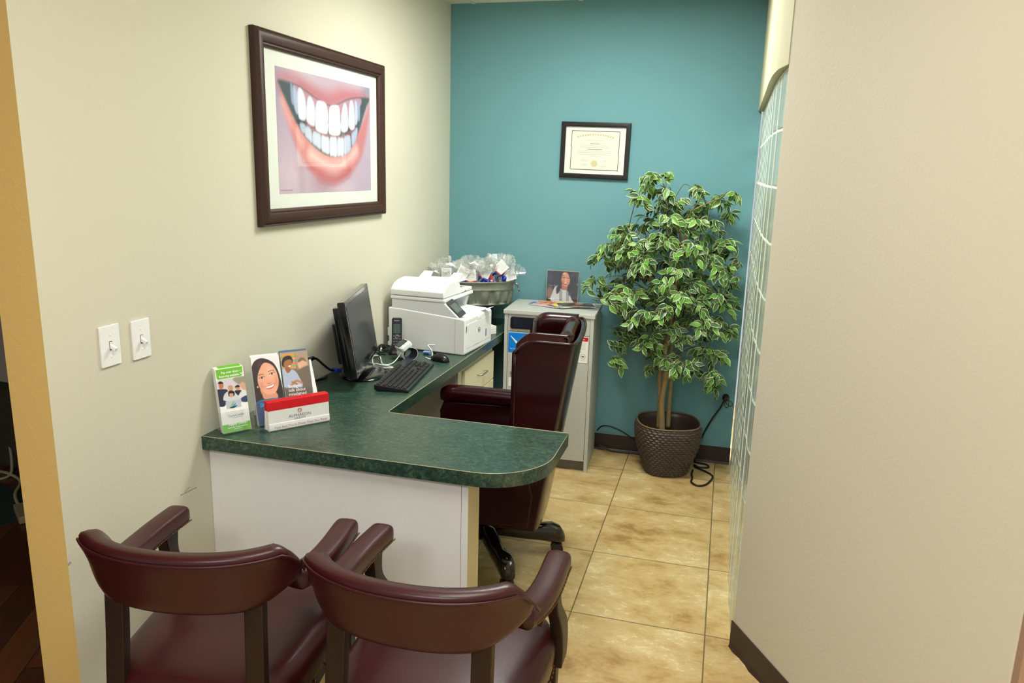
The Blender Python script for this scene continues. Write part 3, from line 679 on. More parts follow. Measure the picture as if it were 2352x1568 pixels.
# ================================================================== GUEST CHAIRS
def sgnpow(v, p): return math.copysign(abs(v) ** p, v)
def guest_chair(loc, rz, label):
    t = thing('guest_armchair', label, 'chair', loc, (0, 0, rz), 'burgundy guest armchairs facing the desk')
    # curved padded back
    def plan(s): return Vector((0.230 * math.sin(s * 1.38) / math.sin(1.38), -0.240 + 0.125 * abs(s) ** 2.1))
    def zt(s): a = abs(s); return 0.806 - (0.085 * max(0, (a - 0.74) / 0.26) ** 1.5)
    def zb(s): a = abs(s); return 0.652 + (0.056 * max(0, (a - 0.50) / 0.50) ** 1.4)
    NS = 40; rings = []; top = []
    for i in range(NS + 1):
        s = -1 + 2 * i / NS; p = plan(s); q = plan(min(1, s + 0.02)) - plan(max(-1, s - 0.02)); q.normalize(); nrm = Vector((q.y, -q.x))   # outward (away from sitter)
        a, b = zt(s), zb(s); h = a - b; th = 0.027 * min(1.0, 0.25 + 4.5 * (1 - abs(s)) ** 0.6); ring = []
        for k in range(20):
            an = 2 * PI * k / 20; u = sgnpow(math.cos(an), 0.55); v = sgnpow(math.sin(an), 0.62)
            zz = (a + b) / 2 + v * h / 2
            lean = 0.030 * ((zz - 0.65) / 0.16) ** 2 * (1 if zz > 0.65 else 0)
            tt = th * (1.12 if v > 0.4 else 1.0)
            o = u * tt + lean
            ring.append((p.x + nrm.x * o, p.y + nrm.y * o, zz))
        rings.append(ring)
        o = th * 0.93 + 0.026; top.append((p.x + nrm.x * o, p.y + nrm.y * o, a - 0.0165 - 0.0))
    bm = NB(); loft(bm, rings); back = obj('backrest', bm, M_leather, t, smooth=True)
    bm = NB()
    lo = []
    for i in (0, 1):
        pass
    tube(bm, top[1:-1], 0.0032, 6); obj('piping', bm, M_leather, back, smooth=True)
    # seat
    bm = NB(); rings = []
    def seat_out(u, sc=1.0):
        c, s_ = sgnpow(math.cos(u), 0.5), sgnpow(math.sin(u), 0.5)
        return (0.245 + 0.018 * s_) * c * sc, 0.035 + 0.268 * s_ * sc
    for z, sc in ((0.345, 0.955), (0.352, 0.985), (0.375, 1.0), (0.405, 1.012), (0.430, 1.005), (0.449, 0.965), (0.461, 0.89), (0.470, 0.74), (0.475, 0.5), (0.477, 0.2)):
        rings.append([(*seat_out(2 * PI * k / 48, sc), z) for k in range(48)])
    loft(bm, rings); seat = obj('seat', bm, M_leather, t, smooth=True)
    bm = NB()
    for k in range(90):
        x_, y_ = seat_out(2 * PI * k / 90, 0.995); sphere(bm, (x_, y_, 0.352), 0.0042, 6, 4)
    for sx in (-1, 1):
        for dx in (-0.033, 0.033):
            for k in range(6): sphere(bm, (sx * 0.171 + dx, -0.233, 0.425 - 0.011 * k), 0.004, 6, 4)
    obj('nailhead_trim', bm, M_brass, seat, smooth=True)
    # arms
    for sx in (-1, 1):
        P = [(sx * 0.222, -0.092, 0.672), (sx * 0.232, -0.05, 0.664), (sx * 0.242, 0.02, 0.657), (sx * 0.246, 0.10, 0.655), (sx * 0.245, 0.180, 0.654), (sx * 0.245, 0.222, 0.652)]
        P = smooth_path(P, 5); rings = []
        for i, p in enumerate(P):
            d = (P[min(len(P) - 1, i + 1)] - P[max(0, i - 1)]).normalized(); x_ = d.cross(Vector((0, 0, 1))).normalized(); z_ = x_.cross(d)
            e = min(1, (len(P) - 1 - i) / 2.2); f = 0.80 + 0.20 * e ** 0.5
            hw = 0.033 * f; hh = 0.027 * f; r = []
            for k in range(20):
                an = 2 * PI * k / 20; r.append(p + x_ * hw * sgnpow(math.cos(an), 0.55) + z_ * (hh * sgnpow(math.sin(an), 0.6)))
            rings.append(r)
        bm = NB(); loft(bm, rings); ar = obj('armrest', bm, M_leather, t, smooth=True)
        bm = NB()
        for i in range(2, len(P) - 1):
            p = P[i]; q = P[min(len(P) - 1, i + 1)]
            for f in (0, 0.45):
                c = p.lerp(q, f)
                for sd in (-1, 1): sphere(bm, (c.x + sd * 0.0325, c.y, c.z - 0.0165), 0.0023, 6, 4)
        for k in range(6): sphere(bm, (sx * 0.245 - 0.026 + k * 0.0104, 0.222, 0.640), 0.0023, 6, 4)
        obj('nailhead_trim', bm, M_brass, ar, smooth=True)
        # wooden rail under the arm and S-shaped support running into the front leg
        bm = NB()
        path = smooth_path([(sx * 0.246, 0.150, 0.636), (sx * 0.246, 0.152, 0.600), (sx * 0.247, 0.160, 0.555), (sx * 0.250, 0.195, 0.505), (sx * 0.252, 0.222, 0.460), (sx * 0.252, 0.238, 0.40), (sx * 0.250, 0.240, 0.345)], 5)
        rings = []
        for i, p in enumerate(path):
            f = i / (len(path) - 1); dep = 0.036 - 0.012 * math.sin(PI * min(1, f * 1.6)); wd = 0.016
            rings.append([(p.x - wd, p.y - dep, p.z), (p.x + wd, p.y - dep, p.z), (p.x + wd, p.y + dep, p.z), (p.x - wd, p.y + dep, p.z)])
        loft(bm, rings); obj('arm_support', bm, M_wood, t, bevel=0.004)
        bm = NB(); box(bm, sx * 0.243 - 0.020, sx * 0.243 + 0.020, -0.05, 0.200, 0.6265, 0.638); obj('arm_rail', bm, M_wood, t, bevel=0.003)
        bm = NB(); loft(bm, [[(sx * 0.228 + a * w_, 0.232 + b * w_, z) for a, b in ((-1, -1), (1, -1), (1, 1), (-1, 1))] for z, w_ in ((0.0, 0.014), (0.05, 0.016), (0.30, 0.022), (0.36, 0.023))])
        obj('leg', bm, M_wood, t, bevel=0.003)
        # rear post continuing to the rear leg
        bm = NB(); rings = []
        for p in smooth_path([(sx * 0.180, -0.275, 0.0), (sx * 0.177, -0.243, 0.15), (sx * 0.173, -0.216, 0.33), (sx * 0.170, -0.206, 0.47), (sx * 0.168, -0.198, 0.56), (sx * 0.167, -0.188, 0.69)], 4):
            wd = 0.0225; dp_ = 0.014 + 0.004 * (p.z < 0.4)
            rings.append([(p.x - wd, p.y - dp_, p.z), (p.x + wd, p.y - dp_, p.z), (p.x + wd, p.y + dp_, p.z), (p.x - wd, p.y + dp_, p.z)])
        loft(bm, rings); obj('leg', bm, M_wood, t, bevel=0.003)
    bm = NB(); box(bm, -0.21, 0.21, 0.20, 0.222, 0.30, 0.35); box(bm, -0.17, 0.17, -0.245, -0.225, 0.30, 0.35)
    for sx in (-1, 1): box(bm, sx * 0.215 - 0.01, sx * 0.215 + 0.01, -0.23, 0.21, 0.30, 0.35)
    obj('seat_frame', bm, M_wood, t)
    return t
guest_chair((0.452, -2.846, 0), R(9), 'burgundy leather guest armchair nearer the cream wall, left of two')
guest_chair((1.013, -2.805, 0), R(0.5), 'burgundy leather guest armchair nearer the tiled aisle, right of two')

# ================================================================== EXECUTIVE CHAIR (faces -X)
ex = thing('executive_chair', 'tall burgundy leather wingback swivel chair behind the desk return', 'chair', (0.692, -1.440, 0), (0, 0, R(6.5)))
def back_plan(s, off=0.0, k=1.0):
    """U-shaped plan of the shell, s -1 (near, camera side) .. 1 (far)"""
    a = abs(s); sg = 1 if s > 0 else -1
    hw = 0.272 - off
    if a > 0.56: f = (a - 0.56) / 0.44; return Vector((0.250 - off - 0.145 * f * k - 0.0 , sg * (hw - 0.004 * f)))
    f = a / 0.56; an = f * PI / 2
    return Vector((0.250 - off + (0.030) * math.cos(an) ** 0.9, sg * hw * math.sin(an) ** 0.8))
def shell(off, z0, z1, depth_k, toprad=0.11):
    NSs = 48; NZ = 14; grid = []
    for j in range(NZ + 1):
        row = []
        for i in range(NSs + 1):
            s = -1 + 2 * i / NSs
            p = back_plan(s, off, depth_k)
            a = abs(s); ztop = z1 - (0.050 * max(0, (a - 0.84) / 0.16) ** 2.2) - 0.012 * math.exp(-(a / 0.5) ** 2)
            z = z0 + (ztop - z0) * (j / NZ)
            lean = 0.118 * (z - 0.26) / 0.75
            edge = max(0, (a - 0.56) / 0.44)
            lean = lean * (1 - edge) + edge * (lean * 0.98 + 0.0)     # wing front edge leans less
            if edge > 0: lean -= edge * 0.06 * max(0, (z - 0.62) / 0.4) * (1 if z > .62 else 0) - 0.0
            row.append((p.x + lean, p.y, z))
        grid.append(row)
    return grid
go = shell(0.0, 0.255, 1.010, 1.0); gi = shell(0.052, 0.44, 1.006, 0.94)
bm = NB()
Vo = [[bm.verts.new(p) for p in r] for r in go]
gi2 = shell(0.016, 0.255, 1.010, 0.99); Vi = [[bm.verts.new(p) for p in r] for r in gi2]
for V, fl in ((Vo, 0), (Vi, 1)):
    for j in range(len(V) - 1):
        for i in range(len(V[0]) - 1): bm.faces.new((V[j][i], V[j][i + 1], V[j + 1][i + 1], V[j + 1][i]))
n_ = len(Vo[0])
for i in range(n_ - 1):
    bm.faces.new((Vo[-1][i], Vo[-1][i + 1], Vi[-1][i + 1], Vi[-1][i])); bm.faces.new((Vo[0][i], Vi[0][i], Vi[0][i + 1], Vo[0][i + 1]))
for j in range(len(Vo) - 1):
    for i in (0, n_ - 1): bm.faces.new((Vo[j][i], Vo[j + 1][i], Vi[j + 1][i], Vi[j][i]))
sh = obj('back_shell', bm, M_leather_x, ex, smooth=True, autos=True)
bm = NB(); tube(bm, [(p[0], p[1], p[2] + 0.001) for p in go[-1]] , 0.006, 8)
for i in (0, n_ - 1): tube(bm, [go[j][i] for j in range(len(go))], 0.006, 8)
obj('piping', bm, M_leather_x, sh, smooth=True)
# inner cushion: thick roll with pleats, from near wing round to far wing
bm = NB(); rings = []
for i in range(61):
    s = -0.985 + 1.97 * i / 60; ring = []
    a = abs(s); pleat = 1 - 0.42 * sum(math.exp(-((s - c) / 0.035) ** 2) for c in (-0.50, -0.17, 0.17, 0.50))
    endf = min(1, (1 - a) / 0.10 + 0.25)
    po = back_plan(s, 0.012, 0.985)
    q = back_plan(min(1, s + .01)) - back_plan(max(-1, s - .01)); q.normalize(); nin = Vector((q.y, -q.x))
    ce = Vector((0.05, 0)) - po
    if nin.dot(ce) < 0: nin = -nin
    th = 0.078 * pleat * endf
    zt_ = 1.018 + 0.018 * pleat - 0.050 * max(0, (a - 0.84) / 0.16) ** 2.2 - 0.012 * math.exp(-(a / 0.5) ** 2)
    for k in range(16):
        f = k / 15                                   # from bottom inside, up, over the top
        if f < 0.7: z = 0.45 + (zt_ - 0.03 - 0.45) * f / 0.7; d = th * (0.9 + 0.15 * math.sin(f / 0.7 * PI * 2.2))
        else: an = (f - 0.7) / 0.3 * PI / 2 * 1.25; z = zt_ - 0.03 + 0.03 * math.sin(an); d = th * (0.5 + 0.5 * math.cos(an))
        lean = 0.118 * (z - 0.26) / 0.75; e = max(0, (a - 0.56) / 0.44)
        if e > 0: lean -= e * 0.06 * max(0, (z - 0.62) / 0.4)
        ring.append((po.x + nin.x * d + lean, po.y + nin.y * d, z))
    ring += [(po.x + 0.118 * (0.45 - .26) / .75, po.y, 0.45)]
    rings.append(ring)
loft(bm, rings); obj('back_cushion', bm, M_leather_x, ex, smooth=True)
# seat, side panels, arms
bm = NB(); rings = []
for z, sc in ((0.36, 0.96), (0.38, 1.0), (0.43, 1.02), (0.465, 1.0), (0.487, 0.93), (0.497, 0.78), (0.502, 0.4)):
    rings.append([(-0.035 + 0.25 * sc * sgnpow(math.cos(2 * PI * k / 40), 0.45), 0.232 * sc * sgnpow(math.sin(2 * PI * k / 40), 0.45), z) for k in range(40)])
loft(bm, rings); obj('seat', bm, M_leather_x, ex, smooth=True)
for sy in (-1, 1):
    bm = NB(); prism(bm, [(-0.245, 0.335), (-0.255, 0.55), (-0.235, 0.60), (0.20, 0.60), (0.25, 0.40), (0.235, 0.262), (-0.10, 0.262), (-0.20, 0.30)], sy * 0.236, sy * 0.274, 'y')
    obj('side_panel', bm, M_leather_x, ex, bevel=0.012, seg=3)
    bm = NB(); P = smooth_path([(-0.248, sy * 0.254, 0.628), (-0.16, sy * 0.254, 0.634), (0.0, sy * 0.254, 0.630), (0.20, sy * 0.252, 0.622)], 5); rings = []
    for i, p in enumerate(P):
        f = min(1, 0.72 + 0.28 * (i / 2.0)); 
        rings.append([(p.x, p.y + 0.043 * f * sgnpow(math.cos(2 * PI * k / 18), 0.7), p.z + 0.036 * f * sgnpow(math.sin(2 * PI * k / 18), 0.7)) for k in range(18)])
    loft(bm, rings); obj('armrest', bm, M_leather_x, ex, smooth=True)
bm = NB(); lathe(bm, [(0.028, 0.10), (0.028, 0.30), (0.10, 0.315), (0.13, 0.355)], 20); obj('gas_lift_column', bm, M_black, ex, smooth=True, autos=True)
bm = NB(); lathe(bm, [(0.055, 0.085), (0.062, 0.10), (0.058, 0.135), (0.04, 0.16)], 20); hub = obj('base_hub', bm, M_woodblk, ex, smooth=True)
for k in range(5):
    an = math.atan2(0.06, 0.315) + 2 * PI * k / 5
    u = Vector((math.cos(an), math.sin(an), 0)); v = Vector((-u.y, u.x, 0)); rings = []
    for r_, zt_, h_, wd in ((0.03, 0.160, 0.070, 0.030), (0.10, 0.160, 0.078, 0.030), (0.16, 0.146, 0.072, 0.029), (0.20, 0.135, 0.066, 0.029), (0.25, 0.138, 0.072, 0.030), (0.30, 0.142, 0.084, 0.032), (0.335, 0.126, 0.074, 0.031), (0.356, 0.095, 0.035, 0.022)):
        ring = []
        for j in range(12):
            a2 = 2 * PI * j / 12; ring.append(u * r_ + v * wd * sgnpow(math.cos(a2), 0.6) + Vector((0, 0, zt_ - h_ / 2 + h_ / 2 * sgnpow(math.sin(a2), 0.6))))
        rings.append(ring)
    bm = NB(); loft(bm, rings); lg = obj('leg', bm, M_woodblk, ex, smooth=True)
    bm = NB()
    for sd in (-1, 1):
        m_ = Matrix.Translation(u * 0.325 + v * sd * 0.014 + Vector((0, 0, 0.026))) @ Matrix.Rotation(an, 4, 'Z') @ Matrix.Rotation(R(90), 4, 'X')
        bmesh.ops.create_cone(bm, cap_ends=True, segments=18, radius1=0.026, radius2=0.026, depth=0.018, matrix=m_)
    boxc(bm, u * 0.325 + Vector((0, 0, 0.045)), (0.02, 0.02, 0.05)); obj('caster', bm, M_black, lg, bevel=0.002)

# ================================================================== SHREDDING BIN
bn = thing('shredding_console', 'grey locked paper shredding console against the teal wall', 'bin', (0.965, -0.402, 0), (0, 0, R(3.2)))
BW, BD, BH = 0.485, 0.365, 0.888
bm = NB(); box(bm, -BW, -BW + 0.018, 0, BD, 0, BH - 0.022); box(bm, -0.018, 0, 0, BD, 0, BH - 0.022); box(bm, -BW + 0.018, -0.018, 0.02, BD, 0.06, BH - 0.022)
obj('cabinet_body', bm, M_bin, bn)
bm = NB(); box(bm, -BW - 0.006, 0.006, -0.006, BD + 0.004, BH - 0.022, BH); obj('top_panel', bm, M_bin, bn, bevel=0.002)
bm = NB(); box(bm, -BW + 0.020, -0.020, 0.002, 0.0195, 0.062, 0.768); door_ = obj('door', bm, M_bin, bn, bevel=0.0015)
bm = NB(); box(bm, -BW + 0.020, -0.020, 0.002, 0.0195, 0.772, BH - 0.024); obj('slot_panel', bm, M_bin, bn)
bm = NB(); box(bm, -BW + 0.018, -0.018, 0.035, 0.05, 0, 0.06); obj('kick_board', bm, M_bind, bn)
bm = NB(); prism(bm, rrect(-BW + 0.033, -0.040, 0.786, 0.852, 0.012, 5), -0.006, 0.002, 'y'); fr_ = obj('slot_frame', bm, M_black, bn, bevel=0.003)
bm = NB(); prism(bm, rrect(-BW + 0.047, -0.054, 0.796, 0.842, 0.008, 4), -0.0068, -0.0055, 'y'); obj('slot_flap', bm, mat('smoky slot', (26, 30, 42), 0.25), fr_)
bm = NB(); box(bm, -BW + 0.024, -BW + 0.205, 0.0005, 0.002, 0.654, 0.762); sg_ = obj('blue_sign', bm, M_blue, bn, label='blue sign with white lettering')
lettering(sg_, [('Shred-it', -BW + 0.092, 0.706, 0.038, 'LEFT', 1, 0, 0.0012), ('For Confidential Paper', -BW + 0.035, 0.671, 0.0095, 'LEFT')], M_inkw, y=0.0002)
bm = NB()
for k in range(5):
    x_ = -BW + 0.036 + 0.0065 * k; z_ = 0.746 - 0.008 * k
    prism(bm, [(x_, z_), (x_ + 0.034, z_ - 0.028), (x_ + 0.036, z_ - 0.033), (x_, z_ - 0.0045)], 0.0001, 0.0003, 'y')
obj('sign_emblem', bm, M_inkw, sg_)
bm = NB(); box(bm, -0.155, -0.026, 0.0003, 0.002, 0.623, 0.764); ws_ = obj('instruction_label', bm, M_paper, bn, label='white label with red header')
bm = NB(); box(bm, -0.155, -0.026, -0.0001, 0.0003, 0.742, 0.764); obj('red_header', bm, mat('dark red print', (180, 20, 40)), ws_)
lettering(ws_, [('OF place in container:', -0.088, 0.749, 0.0105)], M_inkw, y=-0.0004)
bm = NB(); rr = random.Random(2)
for cx in (-0.125, -0.070):
    for k in range(5): scribble_line(bm, cx + 0.01, 0.728 - 0.008 * k, 0.05 - 0.006 * (k % 3), 0.0014, 0.0001, rr)
scribble_line(bm, -0.095, 0.682, 0.075, 0.0026, 0.0001, rr)
for cx in (-0.135, -0.093, -0.050): scribble_line(bm, cx, 0.636, 0.022, 0.0012, 0.0001, rr)
obj('small_print', bm, M_inkg, ws_)
bm = NB()
for cx in (-0.135, -0.093, -0.050):
    tube(bm, [(cx + 0.0135 * math.cos(2 * PI * k / 24), 0.0, 0.658 + 0.0135 * math.sin(2 * PI * k / 24)) for k in range(24)], 0.0006, 4, closed=True)
    box(bm, cx - 0.007, cx + 0.007, -0.0001, 0.0002, 0.655, 0.660)
obj('round_icons', bm, M_ink, ws_)
bm = NB(); box(bm, -BW + 0.03, -BW + 0.062, 0.0005, 0.002, 0.46, 0.51); obj('small_sticker', bm, M_paper, bn)
bm = NB(); lathe(bm, [(0.010, 0), (0.010, 0.008), (0.007, 0.01)], 16); bmesh.ops.rotate(bm, verts=bm.verts[:], cent=(0, 0, 0), matrix=Matrix.Rotation(R(90), 3, 'X')); bmesh.ops.translate(bm, verts=bm.verts[:], vec=(-BW + 0.05, 0.002, 0.54)); obj('lock', bm, M_chrome, bn, smooth=True, autos=True)

# framed photo of a smiling woman on the bin, leaning at the wall
pf = thing('photo_display', 'clear-framed photo of a laughing dark-haired woman standing on the grey console', 'picture', (0.716, -0.055, BH), (R(-4), 0, R(1.5)))
fw_, fh_ = 0.182, 0.176
CR = [(345, 255), (1300, 285), (1250, 1150), (318, 1125)]
pp = Paint(fw_, fh_, (24, 26, 34), CR, 110, 106)
pp.blob((430, 450), 0.02, 0.05, (40, 52, 82), 0.8); pp.blob((1240, 400), 0.02, 0.05, (60, 68, 40), 0.8); pp.blob((1235, 640), 0.012, 0.012, (150, 160, 170), 0.8, 0.7)
pp.blob((420, 900), 0.026, 0.05, (150, 112, 84), 0.5, 0.9); pp.blob((1200, 1060), 0.03, 0.03, (80, 44, 30), 0.8)
pp.poly([(700, 780), (760, 250), (980, 240), (1180, 330), (1230, 640), (1200, 980), (980, 900), (940, 700)], (22, 16, 26), 0.004)
pp.blob((1110, 380), 0.018, 0.03, (86, 78, 100), 0.9, 0.8)
pp.poly([(505, 880), (600, 700), (740, 765), (830, 800), (930, 800), (1010, 900), (1080, 1060), (1100, 1150), (480, 1130)], (206, 208, 210), 0.002)
pp.poly([(620, 760), (700, 700), (740, 800), (640, 920)], (26, 20, 24), 0.004)
pp.poly([(790, 620), (950, 620), (945, 800), (860, 800), (790, 770)], (178, 106, 68), 0.002)
pp.poly([(800, 300), (880, 275), (960, 310), (1010, 420), (1035, 530), (1000, 640), (930, 700), (850, 690), (790, 610), (755, 520), (760, 400)], (216, 150, 112), 0.002)
pp.poly([(735, 560), (742, 420), (775, 310), (850, 258), (985, 255), (1180, 330), (1210, 520), (1060, 590), (1038, 440), (975, 330), (890, 292), (820, 330), (780, 420), (762, 560)], (24, 17, 26), 0.002)
pp.blob((1110, 390), 0.016, 0.026, (82, 74, 98), 0.9, 0.7)
pp.blob((790, 600), 0.010, 0.022, (140, 74, 50), 0.9, 0.7); pp.blob((905, 530), 0.005, 0.012, (248, 206, 176), 0.8, 0.8); pp.blob((860, 340), 0.014, 0.010, (236, 186, 152), 0.8, 0.8)
pp.line([(790, 445), (830, 462), (880, 445)], 0.0012, (50, 24, 20), 0.001); pp.line([(945, 455), (980, 470), (1010, 455)], 0.0012, (50, 24, 20), 0.001)
pp.line([(790, 400), (850, 395)], 0.0012, (60, 34, 28), 0.001)
pp.poly([(820, 585), (890, 600), (975, 590), (950, 640), (890, 655), (840, 635)], (170, 40, 40), 0.001); pp.poly([(840, 590), (890, 602), (955, 596), (930, 620), (870, 620)], (246, 240, 232), 0.001)
for x0_ in (755, 960):
    for k in range(11): pp.line([(x0_ - 38, 830 + 28 * k), (x0_, 815 + 28 * k), (x0_ + 38, 830 + 28 * k)], 0.0011, (24, 24, 34), 0.0006)
pp.poly([(1000, 850), (1090, 870), (1060, 960), (1000, 940)], (20, 60, 96), 0.004)
pp.mesh('photo_print', M_print, pf, y=-0.0062, noise=2)
bm = NB(); box(bm, -fw_ / 2 - 0.002, fw_ / 2 + 0.002, -0.0058, 0.0, 0, fh_ + 0.003); obj('backing', bm, mat('grey card', (170, 160, 140)), pf)
bm = NB(); box(bm, -fw_ / 2 - 0.006, fw_ / 2 + 0.010, -0.010, -0.0072, 0, fh_ + 0.006); obj('acrylic_cover', bm, M_acr, pf)
lettering(pf, [('Your Smile', -0.082, 0.088, 0.013, 'LEFT')], mat('soft white print', (150, 150, 154)), y=-0.0065)
bm = NB(); rr = random.Random(8)
scribble_line(bm, -0.062, 0.013, 0.034, 0.003, -0.0064, rr); obj('print_line', bm, M_inkw, pf)

# fan of booklets on the bin
fan = [  # x, y, angle, w, h, colours, label
    ((0.735, -0.140), 4, 0.285, 0.115, (206, 150, 48), [(40, 80, 140), (206, 150, 48)], 'ochre booklet at the very back of the fan on the grey console'),
    ((0.640, -0.205), -14, 0.150, 0.098, (70, 104, 160), [(150, 176, 206), (32, 70, 120)], 'blue spotted booklet at the left end of the fan on the grey console'),
    ((0.672, -0.218), -24, 0.150, 0.098, (208, 150, 150), [(200, 160, 120), (230, 170, 180)], 'pink and tan booklet second from the left in the fan'),
    ((0.705, -0.222), -36, 0.155, 0.098, (160, 44, 70), [(226, 176, 140), (80, 96, 150)], 'crimson booklet in the middle of the fan on the console'),
    ((0.748, -0.224), -47, 0.160, 0.100, (214, 214, 60), [(20, 150, 170), (200, 40, 110)], 'yellow and turquoise booklet right of the middle of the fan'),
    ((0.826, -0.208), 22, 0.200, 0.118, (52, 54, 52), [(214, 150, 110), (206, 90, 80)], 'dark booklet with a face at the right end of the fan'),
]
for i, ((bx_, by_), an, w_, h_, c0, cs, lb) in enumerate(fan):
    bk = thing('booklet', lb, 'booklet', (bx_, by_, BH + 0.0003 + 0.0022 * i), (0, R(0.6), R(an)), 'booklets fanned out on the console')
    bm = NB(); box(bm, -w_ / 2, w_ / 2, -h_ / 2, h_ / 2, 0, 0.0020); obj('pages', bm, M_paper, bk)
    p_ = Paint(w_, h_, c0, None, 30, 22)
    r_ = random.Random(i)
    for k in range(7): p_.blob((r_.random(), r_.random()), r_.uniform(0.012, 0.035), r_.uniform(0.01, 0.022), cs[k % 2], 0.4, 0.9)
    o = p_.mesh('cover', M_print, bk, y=-0.0, z0=-h_ / 2); o.rotation_euler = (R(-90), 0, 0); o.location = (0, 0, 0.0022)

# ================================================================== ON THE DESK
DT = DZ + 0.0003
def on_desk(p0, p1, lean=0.0):
    """frame whose X runs p0->p1 on the desk top and whose front faces the aisle, leaning back"""
    ang = math.atan2(p1[1] - p0[1], p1[0] - p0[0]); return (0, 0, ang), math.hypot(p1[0] - p0[0], p1[1] - p0[1])
# --- monitor
mo = thing('monitor', 'black flat monitor on a round gloss base beside the cream wall', 'monitor', (0.140, -1.455, DT), (0, 0, R(106.5)))
tilt = Matrix.Rotation(R(-8.5), 4, 'X')
def mt(*t): return Matrix.Translation(t)
MW, MH, MZ = 0.262, 0.312, 0.045
scr = bpy.data.objects.new
bm = NB(); prism(bm, rrect(-MW, MW, 0, MH, 0.006, 3), -0.030, 0.0, 'y'); 
boxc(bm, (0, 0.012, MH / 2), (MW * 1.86, 0.026, MH * 0.86)); bmesh.ops.transform(bm, verts=bm.verts[:], matrix=mt(0, 0, MZ) @ tilt)
cs = obj('casing', bm, M_blackg, mo, bevel=0.003)
bm = NB(); boxc(bm, (0.0, 0.045, 0.125), (0.27, 0.042, 0.17)); bmesh.ops.transform(bm, verts=bm.verts[:], matrix=mt(0, 0, MZ) @ tilt); obj('rear_housing', bm, M_black, mo, bevel=0.006)
bm = NB(); boxc(bm, (0, -0.0305, MH / 2 + 0.010), (2 * MW - 0.036, 0.0012, MH - 0.058)); bmesh.ops.transform(bm, verts=bm.verts[:], matrix=mt(0, 0, MZ) @ tilt); obj('screen', bm, M_screen, cs)
bm = NB()
for k in range(5): boxc(bm, (-0.02 + 0.028 * k + 0.06, -0.0312, 0.014), (0.016, 0.002, 0.0028))
bmesh.ops.transform(bm, verts=bm.verts[:], matrix=mt(0, 0, MZ) @ tilt); obj('control_buttons', bm, M_chrome, cs)
bm = NB(); boxc(bm, (-MW + 0.03, -0.0305, 0.010), (0.06, 0.001, 0.004)); boxc(bm, (-MW + 0.0035, -0.031, MH / 2), (0.0014, 0.001, MH * .97)); bmesh.ops.transform(bm, verts=bm.verts[:], matrix=mt(0, 0, MZ) @ tilt); obj('bezel_highlight', bm, M_chrome, cs)
bm = NB(); lathe(bm, [(0.125, 0), (0.128, 0.006), (0.122, 0.011), (0.09, 0.016), (0.03, 0.019)], 48, (0, -0.01), 1.0, 0.80); bs = obj('stand_base', bm, M_blackg, mo, smooth=True, autos=True)
bm = NB(); rings = []
for z_, y_, w_ in ((0.012, 0.030, 0.05), (0.03, 0.030, 0.032), (0.08, 0.034, 0.028), (0.15, 0.045, 0.03)):
    rings.append([(-w_, y_ - 0.010, z_), (w_, y_ - 0.010, z_), (w_, y_ + 0.012, z_), (-w_, y_ + 0.012, z_)])
loft(bm, rings); obj('stand_neck', bm, M_blackg, mo, bevel=0.003)
bm = NB(); sphere(bm, (0.01, -0.06, 0.0165), (0.004, 0.004, 0.002), 10, 6); obj('power_led', bm, mat('blue indicator', (40, 60, 255), emit=3), bs)
# --- keyboard
kx = Vector((0.409, -1.469)); kb = thing('keyboard', 'black full-size computer keyboard lying on the green desk', 'keyboard', (0.336, -1.438, DT), (0, 0, R(98)))
KL, KD = 0.440, 0.142
bm = NB(); prism(bm, [(-KD / 2, 0.0), (-KD / 2, 0.011), (KD / 2, 0.026), (KD / 2, 0.006), (KD / 2 - 0.02, 0.0)], -KL / 2, KL / 2, 'x'); obj('case', bm, M_black, kb, bevel=0.003)
def keymesh(w_):
    bm = NB(); A_ = []
    for z_, i_ in ((0, 0), (0.0045, 0.0012), (0.0055, 0.0022)): A_.append([(x, y, z_) for x, y in rrect(-w_ / 2 + i_, w_ / 2 - i_, -0.0078 + i_, 0.0078 - i_, 0.0012, 1)])
    loft(bm, A_); me = bpy.data.meshes.new('key'); bmesh.ops.recalc_face_normals(bm, faces=bm.faces[:]); bm.to_mesh(me); bm.free(); me.materials.append(M_key); return me
KM = {}
rows = [[1, -.5, 1, 1, 1, 1, -.25, 1, 1, 1, 1, -.25, 1, 1, 1, 1, -.3, 1, 1, 1], [1] * 13 + [2, -.3, 1, 1, 1, -.3, 1, 1, 1, 1], [1.5] + [1] * 12 + [1.5, -.3, 1, 1, 1, -.3, 1, 1, 1, 1],
        [1.75] + [1] * 11 + [2.25, -3.6, 1, 1, 1], [2.25] + [1] * 10 + [2.75, -1.3, 1, -1.3, 1, 1, 1, 1], [1.25, 1.25, 1.25, 6.25, 1.25, 1.25, 1.25, 1.25, -.3, 1, 1, 1, -.3, 2, 1]]
U_ = 0.0188
for r_, row in enumerate(rows):
    x_ = -KL / 2 + 0.008
    yy = KD / 2 - 0.016 - r_ * 0.0205 - (0.004 if r_ else 0); zz = 0.011 + (yy + KD / 2) / KD * 0.015
    for wk in row:
        if wk < 0: x_ += -wk * U_; continue
        w_ = wk * U_ - 0.0022
        if x_ + w_ > KL / 2 - 0.003: break
        if wk not in KM: KM[wk] = keymesh(w_)
        o = bpy.data.objects.new('key', KM[wk]); C.objects.link(o); o.parent = kb; o.location = (x_ + w_ / 2, yy, zz - 0.0005); o.rotation_euler = (math.atan2(0.015, KD), 0, 0)
        x_ += wk * U_
bm = NB()
r9 = random.Random(9)
